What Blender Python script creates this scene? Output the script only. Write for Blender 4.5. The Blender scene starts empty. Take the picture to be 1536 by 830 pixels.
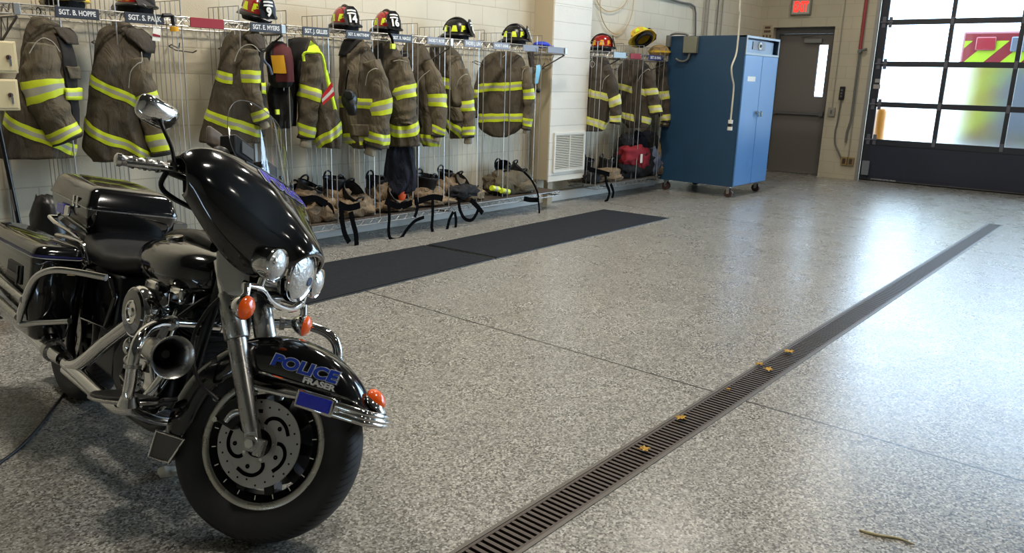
import re
import bpy, bmesh, math, random
from mathutils import Vector, Matrix, noise
random.seed(7)
scene = bpy.context.scene
COL = scene.collection
V = Vector
PI = math.pi

# ------------------------------------------------------------------ camera
FPX, YAW, PITCH, ROLL, EYE = 1183.0, math.radians(39.6), math.radians(14.03), math.radians(1.66), 1.5
_cy, _sy, _cp, _sp = math.cos(YAW), math.sin(YAW), math.cos(PITCH), math.sin(PITCH)
CF = V((_cy*_cp, _sy*_cp, -_sp))
_r0 = V((_sy, -_cy, 0.0)); _u0 = _r0.cross(CF)
CR = math.cos(ROLL)*_r0 + math.sin(ROLL)*_u0
CU = -math.sin(ROLL)*_r0 + math.cos(ROLL)*_u0
CAM = V((0, 0, EYE))
cam_d = bpy.data.cameras.new('camera'); cam = bpy.data.objects.new('camera', cam_d); COL.objects.link(cam)
cam_d.sensor_width = 36.0; cam_d.lens = FPX/1536*36.0; cam_d.clip_start = .05; cam_d.clip_end = 200
cam.matrix_world = Matrix(((CR.x, CU.x, -CF.x, CAM.x), (CR.y, CU.y, -CF.y, CAM.y), (CR.z, CU.z, -CF.z, CAM.z), (0, 0, 0, 1)))
scene.camera = cam

# survey helpers: turn a measured point of the photograph into a place in the room
def ray(px, py): return CF*FPX + CR*(px-768) - CU*(py-415)
def onX(px, py, x): d = ray(px, py); return CAM + d*(x/d.x)
def onY(px, py, y): d = ray(px, py); return CAM + d*(y/d.y)
def onZ(px, py, z=0.0): d = ray(px, py); return CAM + d*((z-EYE)/d.z)

# ------------------------------------------------------------------ object helpers
def tag(o, label=None, cat=None, group=None, kind=None):
    if label: o['label'] = label
    if cat: o['category'] = cat
    if group: o['group'] = group
    if kind: o['kind'] = kind
    return o

def thing(name, loc, label, cat, group=None, rotz=0.0):
    o = bpy.data.objects.new(name, None); COL.objects.link(o)
    o.empty_display_size = .1
    o.location = loc; o.rotation_euler = (0, 0, rotz)
    return tag(o, label, cat, group)

def frame_of(d):
    d = V(d).normalized()
    a = V((0, 0, 1)) if abs(d.z) < .9 else V((1, 0, 0))
    u = d.cross(a).normalized(); w = d.cross(u).normalized()
    return u, w

class MB:
    """collects shapes and builds them as ONE mesh object"""
    def __init__(s): s.v = []; s.f = []; s.m = []; s.uv = {}; s.mi = 0
    def mat(s, i): s.mi = i; return s
    def add(s, verts, faces, uvs=None):
        b = len(s.v); s.v += [V(p) for p in verts]
        for k, f in enumerate(faces):
            if uvs: s.uv[len(s.f)] = uvs[k]
            s.f.append([b+i for i in f]); s.m.append(s.mi)
        return s
    def box(s, c, size, M=None):
        c = V(c); hx, hy, hz = [q/2 for q in size]
        vs = [V((x, y, z)) for x in (-hx, hx) for y in (-hy, hy) for z in (-hz, hz)]
        vs = [(M @ q if M else q)+c for q in vs]
        return s.add(vs, [(0, 1, 3, 2), (4, 6, 7, 5), (0, 4, 5, 1), (2, 3, 7, 6), (0, 2, 6, 4), (1, 5, 7, 3)])
    def bb(s, x0, x1, y0, y1, z0, z1):
        return s.box(((x0+x1)/2, (y0+y1)/2, (z0+z1)/2), (abs(x1-x0), abs(y1-y0), abs(z1-z0)))
    def hexa(s, bottom, top):
        n = len(bottom)
        fs = [tuple(range(n))[::-1], tuple(range(n, 2*n))]
        for i in range(n):
            j = (i+1) % n; fs.append((i, j, n+j, n+i))
        return s.add(list(bottom)+list(top), fs)
    def loft(s, rings, closed=True, cap0=False, cap1=False, loop=False):
        n = len(rings[0]); vs = [p for r in rings for p in r]; fs = []; uvs = []
        R = len(rings)
        for i in range(R if loop else R-1):
            i2 = (i+1) % R
            for j in range(n if closed else n-1):
                k = (j+1) % n
                fs.append((i*n+j, i*n+k, i2*n+k, i2*n+j))
                d = n if closed else n-1
                u0, u1 = j/d, (j+1)/d; v0, v1 = i/max(1, R-1), (i+1)/max(1, R-1)
                uvs.append(((u0, v0), (u1, v0), (u1, v1), (u0, v1)))
        if cap0: fs.append(tuple(range(n))[::-1]); uvs.append([(0, 0)]*n)
        if cap1: fs.append(tuple((R-1)*n+j for j in range(n))); uvs.append([(0, 1)]*n)
        return s.add(vs, fs, uvs)
    def tube(s, path, r, seg=10, cap=True, loop=False, smooth=0):
        path = [V(p) for p in path]
        rs = list(r) if isinstance(r, (list, tuple)) else [r]*len(path)
        if smooth: path, rs = spline(path, rs, smooth, loop)
        rings = []; n = len(path); u = None
        for i, p in enumerate(path):
            if loop: d = path[(i+1) % n]-path[i-1]
            else: d = path[min(i+1, n-1)]-path[max(i-1, 0)]
            if d.length < 1e-9: d = V((0, 0, 1))
            d.normalize()
            if u is None: u, w = frame_of(d)
            else:
                u = (u-d*u.dot(d))
                if u.length < 1e-6: u, w = frame_of(d)
                u.normalize(); w = d.cross(u)
            rings.append([p+(u*math.cos(2*PI*k/seg)+w*math.sin(2*PI*k/seg))*rs[i] for k in range(seg)])
        return s.loft(rings, True, cap and not loop, cap and not loop, loop)
    def lathe(s, prof, c, axis, seg=32, cap0=False, cap1=False, up=None):
        """prof: (radius, distance along axis)"""
        axis = V(axis).normalized(); c = V(c)
        u, w = frame_of(axis)
        rings = [[c+axis*h+(u*math.cos(2*PI*k/seg)+w*math.sin(2*PI*k/seg))*r for k in range(seg)] for r, h in prof]
        return s.loft(rings, True, cap0, cap1)
    def cyl(s, a, b, r, seg=16, r2=None): 
        a, b = V(a), V(b); L = (b-a).length
        return s.lathe([(r, 0), (r if r2 is None else r2, L)], a, b-a, seg, True, True)
    def ball(s, c, r, seg=16, rings=8, M=None):
        c = V(c); rr = (r, r, r) if not isinstance(r, (tuple, list)) else r
        out = []
        for i in range(1, rings):
            t = PI*i/rings
            out.append([(lambda q: (M @ q if M else q)+c)(V((rr[0]*math.sin(t)*math.cos(2*PI*k/seg), rr[1]*math.sin(t)*math.sin(2*PI*k/seg), rr[2]*math.cos(t)))) for k in range(seg)])
        b0 = len(s.v); s.loft(out, True)
        top = (M @ V((0, 0, rr[2])) if M else V((0, 0, rr[2])))+c; bot = (M @ V((0, 0, -rr[2])) if M else V((0, 0, -rr[2])))+c
        n = seg
        s.v += [top, bot]; ti = len(s.v)-2
        for k in range(n):
            s.f.append([b0+(k+1) % n, b0+k, ti]); s.m.append(s.mi)
            L = b0+(rings-2)*n
            s.f.append([L+k, L+(k+1) % n, ti+1]); s.m.append(s.mi)
        return s
    def prism(s, pts, off):
        off = V(off); n = len(pts); pts = [V(p) for p in pts]
        fs = [tuple(range(n))[::-1], tuple(range(n, 2*n))]
        for i in range(n):
            j = (i+1) % n; fs.append((i, j, n+j, n+i))
        return s.add(pts+[p+off for p in pts], fs)
    def build(s, name, mats, parent=None, origin=None, bevel=0, bseg=2, solid=0, sub=0, smooth=38, local=False, norm=True, arr=None, soff=-1):
        mats = mats if isinstance(mats, (list, tuple)) else [mats]
        o0 = V(origin) if origin is not None else (V((0, 0, 0)) if (local or parent is None) else V(parent.location))
        base = V((0, 0, 0)) if local else (WL(parent) if parent is not None and origin is None else o0)
        me = bpy.data.meshes.new(name)
        me.from_pydata([tuple(p-base) for p in s.v], [], s.f)
        for m in mats: me.materials.append(m)
        me.polygons.foreach_set('material_index', s.m)
        if s.uv:
            ul = me.uv_layers.new(name='UVMap')
            for pi, p in enumerate(me.polygons):
                q = s.uv.get(pi)
                if q:
                    for k, li in enumerate(p.loop_indices): ul.data[li].uv = q[k % len(q)]
        if norm:
            bm = bmesh.new(); bm.from_mesh(me)
            bmesh.ops.recalc_face_normals(bm, faces=bm.faces[:]); bm.to_mesh(me); bm.free()
        me.update()
        if smooth:
            me.shade_smooth()
            if smooth < 180: me.set_sharp_from_angle(angle=math.radians(smooth))
        o = bpy.data.objects.new(name, me); COL.objects.link(o)
        if parent is not None: o.parent = parent
        elif origin is not None: o.location = o0
        if solid:
            md = o.modifiers.new('thickness', 'SOLIDIFY'); md.thickness = solid; md.offset = soff
        if bevel:
            md = o.modifiers.new('bevel', 'BEVEL'); md.width = bevel; md.segments = bseg; md.limit_method = 'ANGLE'; md.angle_limit = math.radians(40)
            md.harden_normals = False
        if sub:
            md = o.modifiers.new('smooth', 'SUBSURF'); md.levels = sub; md.render_levels = sub
        return o

def WL(o):
    p = V((0, 0, 0))
    while o is not None:
        p += V(o.location); o = o.parent
    return p

def spline(path, rs, k, loop=False):
    n = len(path); out = []; ro = []
    rng = range(n) if loop else range(n-1)
    for i in rng:
        if loop: p0, p1, p2, p3 = path[i-1], path[i], path[(i+1) % n], path[(i+2) % n]; r1, r2 = rs[i], rs[(i+1) % n]
        else: p0, p1, p2, p3 = path[max(i-1, 0)], path[i], path[i+1], path[min(i+2, n-1)]; r1, r2 = rs[i], rs[i+1]
        for j in range(k):
            t = j/k
            out.append(.5*((2*p1)+(p2-p0)*t+(2*p0-5*p1+4*p2-p3)*t*t+(3*p1-p0-3*p2+p3)*t**3)); ro.append(r1+(r2-r1)*t)
    if not loop: out.append(path[-1]); ro.append(rs[-1])
    return out, ro

def cr(vals, t):
    """Catmull-Rom through a list of vectors, t in 0..1"""
    n = len(vals)-1; x = min(max(t, 0), 1)*n; i = min(int(x), n-1); f = x-i
    p0, p1, p2, p3 = vals[max(i-1, 0)], vals[i], vals[i+1], vals[min(i+2, n)]
    return .5*((2*p1)+(p2-p0)*f+(2*p0-5*p1+4*p2-p3)*f*f+(3*p1-p0-3*p2+p3)*f**3)

def dup(root, loc, label, group=None, rotz=None, rot=None):
    r = root.copy(); COL.objects.link(r); r.location = loc
    if rotz is not None: r.rotation_euler = (0, 0, rotz)
    if rot is not None: r.rotation_euler = rot
    r['label'] = label
    if group: r['group'] = group
    for ch in list(root.children):
        c = ch.copy(); COL.objects.link(c); c.parent = r
        for g in list(ch.children):
            d = g.copy(); COL.objects.link(d); d.parent = c
    return r

_deps = None
def text_mesh(txt, size, bold=0.0, shear=0.0, extrude=0.0, space=1.0):
    cu = bpy.data.curves.new('t', 'FONT'); cu.body = txt; cu.size = size; cu.offset = bold; cu.shear = shear
    cu.extrude = extrude; cu.align_x = 'CENTER'; cu.align_y = 'CENTER'; cu.space_character = space
    cu.resolution_u = 4
    o = bpy.data.objects.new('t', cu); COL.objects.link(o)
    dg = bpy.context.evaluated_depsgraph_get()
    me = bpy.data.meshes.new_from_object(o.evaluated_get(dg))
    vs = [V(v.co) for v in me.vertices]; fs = [tuple(p.vertices) for p in me.polygons]
    bpy.data.objects.remove(o); bpy.data.curves.remove(cu); bpy.data.meshes.remove(me)
    return vs, fs

def text_obj(name, txt, size, pos, right, up, mat_, parent=None, bold=0.0, shear=0.0, width=None, label=None, off=.0, fn=None, extrude=0.0006, space=1.0):
    vs, fs = text_mesh(txt, size, bold, shear, extrude, space)
    if width and vs:
        w = max(p.x for p in vs)-min(p.x for p in vs)
        for p in vs: p.x *= width/w
    right = V(right).normalized() if right is not None else None; up = V(up).normalized() if up is not None else None
    mb = MB()
    if fn: mb.add([fn(p.x, p.y, p.z) for p in vs], fs)
    else:
        nrm = right.cross(up)
        mb.add([V(pos)+right*p.x+up*p.y+nrm*(p.z+off) for p in vs], fs)
    o = mb.build(name, mat_, parent, smooth=0, norm=False)
    if label: o['label'] = label
    return o

# ------------------------------------------------------------------ materials
def srgb(r, g, b):
    f = lambda c: (c/255/12.92) if c/255 <= .04045 else ((c/255+.055)/1.055)**2.4
    return (f(r), f(g), f(b), 1)

def newmat(name):
    m = bpy.data.materials.new(name); m.use_nodes = True
    nt = m.node_tree; b = nt.nodes['Principled BSDF']
    return m, nt, b

def plain(name, col, rough=.5, metal=0.0, coat=0.0, var=0.0, vscale=6.0, bump=0.0, bscale=60.0, spec=None, emis=None, estr=0.0, rvar=0.0):
    m, nt, b = newmat(name); N = nt.nodes; L = nt.links
    b.inputs['Base Color'].default_value = col; b.inputs['Roughness'].default_value = rough; b.inputs['Metallic'].default_value = metal
    if coat: b.inputs['Coat Weight'].default_value = coat; b.inputs['Coat Roughness'].default_value = .04
    if spec is not None: b.inputs['Specular IOR Level'].default_value = spec
    if emis: b.inputs['Emission Color'].default_value = emis; b.inputs['Emission Strength'].default_value = estr
    tc = N.new('ShaderNodeTexCoord')
    if var or rvar:
        nz = N.new('ShaderNodeTexNoise'); nz.inputs['Scale'].default_value = vscale; nz.inputs['Detail'].default_value = 5
        L.new(tc.outputs['Object'], nz.inputs['Vector'])
        if var:
            mx = N.new('ShaderNodeMix'); mx.data_type = 'RGBA'
            mx.inputs[6].default_value = tuple(c*(1-var) for c in col[:3])+(1,); mx.inputs[7].default_value = tuple(min(1, c*(1+var)) for c in col[:3])+(1,)
            L.new(nz.outputs['Fac'], mx.inputs[0]); L.new(mx.outputs[2], b.inputs['Base Color'])
        if rvar:
            mr = N.new('ShaderNodeMapRange'); mr.inputs['To Min'].default_value = max(0, rough-rvar); mr.inputs['To Max'].default_value = rough+rvar
            L.new(nz.outputs['Fac'], mr.inputs['Value']); L.new(mr.outputs['Result'], b.inputs['Roughness'])
    if bump:
        nb = N.new('ShaderNodeTexNoise'); nb.inputs['Scale'].default_value = bscale; nb.inputs['Detail'].default_value = 4
        L.new(tc.outputs['Object'], nb.inputs['Vector'])
        bp_ = N.new('ShaderNodeBump'); bp_.inputs['Strength'].default_value = bump; bp_.inputs['Distance'].default_value = .01
        L.new(nb.outputs['Fac'], bp_.inputs['Height']); L.new(bp_.outputs['Normal'], b.inputs['Normal'])
    return m

def block_mat(name, axis, col, mortar, x0, z0, bw, bh, rough=.55):
    m, nt, b = newmat(name); N = nt.nodes; L = nt.links
    tc = N.new('ShaderNodeTexCoord'); sp = N.new('ShaderNodeSeparateXYZ'); cb = N.new('ShaderNodeCombineXYZ')
    L.new(tc.outputs['Object'], sp.inputs[0])
    ax = N.new('ShaderNodeMath'); ax.operation = 'SUBTRACT'; ax.inputs[1].default_value = x0
    az = N.new('ShaderNodeMath'); az.operation = 'SUBTRACT'; az.inputs[1].default_value = z0
    L.new(sp.outputs[axis], ax.inputs[0]); L.new(sp.outputs['Z'], az.inputs[0])
    L.new(ax.outputs[0], cb.inputs[0]); L.new(az.outputs[0], cb.inputs[1])
    br = N.new('ShaderNodeTexBrick'); br.inputs['Scale'].default_value = 1.0
    br.inputs['Brick Width'].default_value = bw; br.inputs['Row Height'].default_value = bh
    br.inputs['Mortar Size'].default_value = .006; br.inputs['Mortar Smooth'].default_value = .4
    br.inputs['Color1'].default_value = col; br.inputs['Color2'].default_value = tuple(c*.97 for c in col[:3])+(1,)
    br.inputs['Mortar'].default_value = mortar
    L.new(cb.outputs[0], br.inputs['Vector'])
    nz = N.new('ShaderNodeTexNoise'); nz.inputs['Scale'].default_value = 2.2; nz.inputs['Detail'].default_value = 6
    L.new(tc.outputs['Object'], nz.inputs['Vector'])
    mr = N.new('ShaderNodeMapRange'); mr.inputs['To Min'].default_value = .86; mr.inputs['To Max'].default_value = 1.1
    L.new(nz.outputs['Fac'], mr.inputs['Value'])
    mx = N.new('ShaderNodeMix'); mx.data_type = 'RGBA'; mx.blend_type = 'MULTIPLY'; mx.inputs[0].default_value = 1.0
    L.new(br.outputs['Color'], mx.inputs[6]); L.new(mr.outputs['Result'], mx.inputs[7]); L.new(mx.outputs[2], b.inputs['Base Color'])
    nb = N.new('ShaderNodeTexNoise'); nb.inputs['Scale'].default_value = 90; L.new(tc.outputs['Object'], nb.inputs['Vector'])
    ad = N.new('ShaderNodeMath'); ad.operation = 'MULTIPLY_ADD'; ad.inputs[1].default_value = -1.5
    L.new(br.outputs['Fac'], ad.inputs[0]); L.new(nb.outputs['Fac'], ad.inputs[2])
    bp_ = N.new('ShaderNodeBump'); bp_.inputs['Strength'].default_value = .25; bp_.inputs['Distance'].default_value = .006
    L.new(ad.outputs[0], bp_.inputs['Height']); L.new(bp_.outputs['Normal'], b.inputs['Normal'])
    b.inputs['Roughness'].default_value = rough
    return m

def floor_mat():
    m, nt, b = newmat('epoxy flake floor'); N = nt.nodes; L = nt.links
    tc = N.new('ShaderNodeTexCoord')
    def nz(scale, detail=2, rough=.5):
        n = N.new('ShaderNodeTexNoise'); n.inputs['Scale'].default_value = scale; n.inputs['Detail'].default_value = detail; n.inputs['Roughness'].default_value = rough
        L.new(tc.outputs['Object'], n.inputs['Vector']); return n
    vo = N.new('ShaderNodeTexVoronoi'); vo.inputs['Scale'].default_value = 135
    L.new(tc.outputs['Object'], vo.inputs['Vector'])
    sp = N.new('ShaderNodeSeparateColor'); L.new(vo.outputs['Color'], sp.inputs[0])
    rp = N.new('ShaderNodeValToRGB'); e = rp.color_ramp
    e.interpolation = 'LINEAR'
    e.elements[0].position = 0; e.elements[0].color = srgb(76, 74, 70)
    e.elements[1].position = .22; e.elements[1].color = srgb(98, 96, 91)
    for p, c in ((.30, srgb(124, 121, 114)), (.62, srgb(148, 145, 137)), (.80, srgb(166, 163, 155)), (1.0, srgb(196, 194, 188))):
        q = e.elements.new(p); q.color = c
    L.new(sp.outputs[0], rp.inputs['Fac'])
    n2 = nz(1.1, 5); mr = N.new('ShaderNodeMapRange'); mr.inputs['To Min'].default_value = .82; mr.inputs['To Max'].default_value = 1.12
    L.new(n2.outputs['Fac'], mr.inputs['Value'])
    mx = N.new('ShaderNodeMix'); mx.data_type = 'RGBA'; mx.blend_type = 'MULTIPLY'; mx.inputs[0].default_value = 1
    L.new(rp.outputs['Color'], mx.inputs[6]); L.new(mr.outputs['Result'], mx.inputs[7])
    # saw-cut joints in the slab
    sx = N.new('ShaderNodeSeparateXYZ'); L.new(tc.outputs['Object'], sx.inputs[0])
    cut = None
    for axis, at, w in (('X', 3.53, .0075), ('X', 8.5, .007)):
        s1 = N.new('ShaderNodeMath'); s1.operation = 'SUBTRACT'; s1.inputs[1].default_value = at; L.new(sx.outputs[axis], s1.inputs[0])
        s2 = N.new('ShaderNodeMath'); s2.operation = 'ABSOLUTE'; L.new(s1.outputs[0], s2.inputs[0])
        s3 = N.new('ShaderNodeMath'); s3.operation = 'LESS_THAN'; s3.inputs[1].default_value = w; L.new(s2.outputs[0], s3.inputs[0])
        if cut is None: cut = s3
        else:
            s4 = N.new('ShaderNodeMath'); s4.operation = 'MAXIMUM'; L.new(cut.outputs[0], s4.inputs[0]); L.new(s3.outputs[0], s4.inputs[1]); cut = s4
    m2 = N.new('ShaderNodeMix'); m2.data_type = 'RGBA'; m2.inputs[7].default_value = srgb(52, 50, 47)
    cm = N.new('ShaderNodeMath'); cm.operation = 'MULTIPLY'; cm.inputs[1].default_value = .92; L.new(cut.outputs[0], cm.inputs[0])
    L.new(cm.outputs[0], m2.inputs[0]); L.new(mx.outputs[2], m2.inputs[6]); L.new(m2.outputs[2], b.inputs['Base Color'])
    n3 = nz(3.0, 6, .6); r3 = N.new('ShaderNodeMapRange'); r3.inputs['To Min'].default_value = .2; r3.inputs['To Max'].default_value = .36
    L.new(n3.outputs['Fac'], r3.inputs['Value']); L.new(r3.outputs['Result'], b.inputs['Roughness'])
    n4 = nz(60, 3); bp_ = N.new('ShaderNodeBump'); bp_.inputs['Strength'].default_value = .16; bp_.inputs['Distance'].default_value = .006
    L.new(n4.outputs['Fac'], bp_.inputs['Height']); L.new(bp_.outputs['Normal'], b.inputs['Normal'])
    b.inputs['Specular IOR Level'].default_value = .55
    return m

def trim_mat(name, a, bcol, rough=.5):
    """three-stripe reflective tape: the stripes follow the band's own UV"""
    m, nt, b = newmat(name); N = nt.nodes; L = nt.links
    uv = N.new('ShaderNodeUVMap'); sp = N.new('ShaderNodeSeparateXYZ'); L.new(uv.outputs[0], sp.inputs[0])
    rp = N.new('ShaderNodeValToRGB'); e = rp.color_ramp; e.interpolation = 'CONSTANT'
    e.elements[0].color = a; e.elements[0].position = 0
    e.elements[1].color = bcol; e.elements[1].position = .33
    q = e.elements.new(.67); q.color = a
    L.new(sp.outputs['Y'], rp.inputs['Fac'])
    tc = N.new('ShaderNodeTexCoord'); nz = N.new('ShaderNodeTexNoise'); nz.inputs['Scale'].default_value = 14; L.new(tc.outputs['Object'], nz.inputs['Vector'])
    mr = N.new('ShaderNodeMapRange'); mr.inputs['To Min'].default_value = .7; mr.inputs['To Max'].default_value = 1.15; L.new(nz.outputs['Fac'], mr.inputs['Value'])
    mx = N.new('ShaderNodeMix'); mx.data_type = 'RGBA'; mx.blend_type = 'MULTIPLY'; mx.inputs[0].default_value = 1
    L.new(rp.outputs['Color'], mx.inputs[6]); L.new(mr.outputs['Result'], mx.inputs[7]); L.new(mx.outputs[2], b.inputs['Base Color'])
    b.inputs['Roughness'].default_value = rough
    return m

def pane_mat(name, tint, frost=0.0, gloss=1.0):
    m = bpy.data.materials.new(name); m.use_nodes = True; nt = m.node_tree; N = nt.nodes; L = nt.links
    for n in list(N): N.remove(n)
    out = N.new('ShaderNodeOutputMaterial'); tr = N.new('ShaderNodeBsdfTransparent'); tr.inputs[0].default_value = tint
    gl = N.new('ShaderNodeBsdfGlossy'); gl.inputs['Roughness'].default_value = .02; gl.inputs[0].default_value = (gloss, gloss, gloss, 1)
    fr = N.new('ShaderNodeFresnel'); fr.inputs['IOR'].default_value = 1.5
    base = tr
    if frost:
        rf = N.new('ShaderNodeBsdfRefraction'); rf.inputs['Roughness'].default_value = frost; rf.inputs['IOR'].default_value = 1.4; rf.inputs[0].default_value = tint
        tc = N.new('ShaderNodeTexCoord'); nz = N.new('ShaderNodeTexNoise'); nz.inputs['Scale'].default_value = 14; L.new(tc.outputs['Object'], nz.inputs['Vector'])
        bp_ = N.new('ShaderNodeBump'); bp_.inputs['Strength'].default_value = .15; L.new(nz.outputs['Fac'], bp_.inputs['Height']); L.new(bp_.outputs['Normal'], rf.inputs['Normal'])
        m0 = N.new('ShaderNodeMixShader'); m0.inputs[0].default_value = .9
        L.new(tr.outputs[0], m0.inputs[1]); L.new(rf.outputs[0], m0.inputs[2]); base = m0
    mx = N.new('ShaderNodeMixShader'); L.new(fr.outputs[0], mx.inputs[0]); L.new(base.outputs[0], mx.inputs[1]); L.new(gl.outputs[0], mx.inputs[2])
    L.new(mx.outputs[0], out.inputs[0])
    return m

def tread_mat():
    m, nt, b = newmat('tyre rubber'); N = nt.nodes; L = nt.links
    b.inputs['Base Color'].default_value = srgb(40, 40, 41); b.inputs['Roughness'].default_value = .62
    uv = N.new('ShaderNodeUVMap'); sp = N.new('ShaderNodeSeparateXYZ'); L.new(uv.outputs[0], sp.inputs[0])
    # chevron sipes on the shoulders
    c = N.new('ShaderNodeMath'); c.operation = 'SUBTRACT'; c.inputs[1].default_value = .5; L.new(sp.outputs['Y'], c.inputs[0])
    a = N.new('ShaderNodeMath'); a.operation = 'ABSOLUTE'; L.new(c.outputs[0], a.inputs[0])
    k = N.new('ShaderNodeMath'); k.operation = 'MULTIPLY_ADD'; k.inputs[1].default_value = 70; L.new(sp.outputs['X'], k.inputs[0])
    k2 = N.new('ShaderNodeMath'); k2.operation = 'MULTIPLY'; k2.inputs[1].default_value = 7; L.new(a.outputs[0], k2.inputs[0]); L.new(k2.outputs[0], k.inputs[2])
    f = N.new('ShaderNodeMath'); f.operation = 'FRACT'; L.new(k.outputs[0], f.inputs[0])
    l = N.new('ShaderNodeMath'); l.operation = 'LESS_THAN'; l.inputs[1].default_value = .28; L.new(f.outputs[0], l.inputs[0])
    w1 = N.new('ShaderNodeMath'); w1.operation = 'LESS_THAN'; w1.inputs[1].default_value = .215; L.new(a.outputs[0], w1.inputs[0])
    w2 = N.new('ShaderNodeMath'); w2.operation = 'GREATER_THAN'; w2.inputs[1].default_value = .03; L.new(a.outputs[0], w2.inputs[0])
    p1 = N.new('ShaderNodeMath'); p1.operation = 'MULTIPLY'; L.new(l.outputs[0], p1.inputs[0]); L.new(w1.outputs[0], p1.inputs[1])
    p2 = N.new('ShaderNodeMath'); p2.operation = 'MULTIPLY'; L.new(p1.outputs[0], p2.inputs[0]); L.new(w2.outputs[0], p2.inputs[1])
    mx = N.new('ShaderNodeMix'); mx.data_type = 'RGBA'; mx.inputs[6].default_value = srgb(44, 44, 45); mx.inputs[7].default_value = srgb(14, 14, 14)
    L.new(p2.outputs[0], mx.inputs[0]); L.new(mx.outputs[2], b.inputs['Base Color'])
    iv = N.new('ShaderNodeMath'); iv.operation = 'SUBTRACT'; iv.inputs[0].default_value = 1; L.new(p2.outputs[0], iv.inputs[1])
    bp_ = N.new('ShaderNodeBump'); bp_.inputs['Strength'].default_value = .9; bp_.inputs['Distance'].default_value = .006
    L.new(iv.outputs[0], bp_.inputs['Height']); L.new(bp_.outputs['Normal'], b.inputs['Normal'])
    return m

def cloth(name, col, var=.22, rough=.85, fold=.9):
    m, nt, b = newmat(name); N = nt.nodes; L = nt.links
    tc = N.new('ShaderNodeTexCoord'); mp = N.new('ShaderNodeMapping'); mp.inputs['Scale'].default_value = (1, 1, .45)
    L.new(tc.outputs['Object'], mp.inputs[0])
    def nz(sc, de, src):
        n = N.new('ShaderNodeTexNoise'); n.inputs['Scale'].default_value = sc; n.inputs['Detail'].default_value = de; L.new(src, n.inputs['Vector']); return n
    a = nz(5, 6, tc.outputs['Object']); mx = N.new('ShaderNodeMix'); mx.data_type = 'RGBA'
    mr = N.new('ShaderNodeMapRange'); mr.inputs['From Min'].default_value = .3; mr.inputs['From Max'].default_value = .7; L.new(a.outputs['Fac'], mr.inputs['Value'])
    mx.inputs[6].default_value = tuple(c*(1-var) for c in col[:3])+(1,); mx.inputs[7].default_value = tuple(min(1, c*(1+var)) for c in col[:3])+(1,)
    L.new(mr.outputs['Result'], mx.inputs[0]); L.new(mx.outputs[2], b.inputs['Base Color']); b.inputs['Roughness'].default_value = rough
    f = nz(9, 3, mp.outputs[0]); f.inputs['Distortion'].default_value = .6; w = nz(160, 2, tc.outputs['Object'])
    ma = N.new('ShaderNodeMath'); ma.operation = 'MULTIPLY_ADD'; ma.inputs[1].default_value = .05; L.new(w.outputs['Fac'], ma.inputs[0]); L.new(f.outputs['Fac'], ma.inputs[2])
    bp_ = N.new('ShaderNodeBump'); bp_.inputs['Strength'].default_value = fold; bp_.inputs['Distance'].default_value = .06
    L.new(ma.outputs[0], bp_.inputs['Height']); L.new(bp_.outputs['Normal'], b.inputs['Normal'])
    return m

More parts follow.
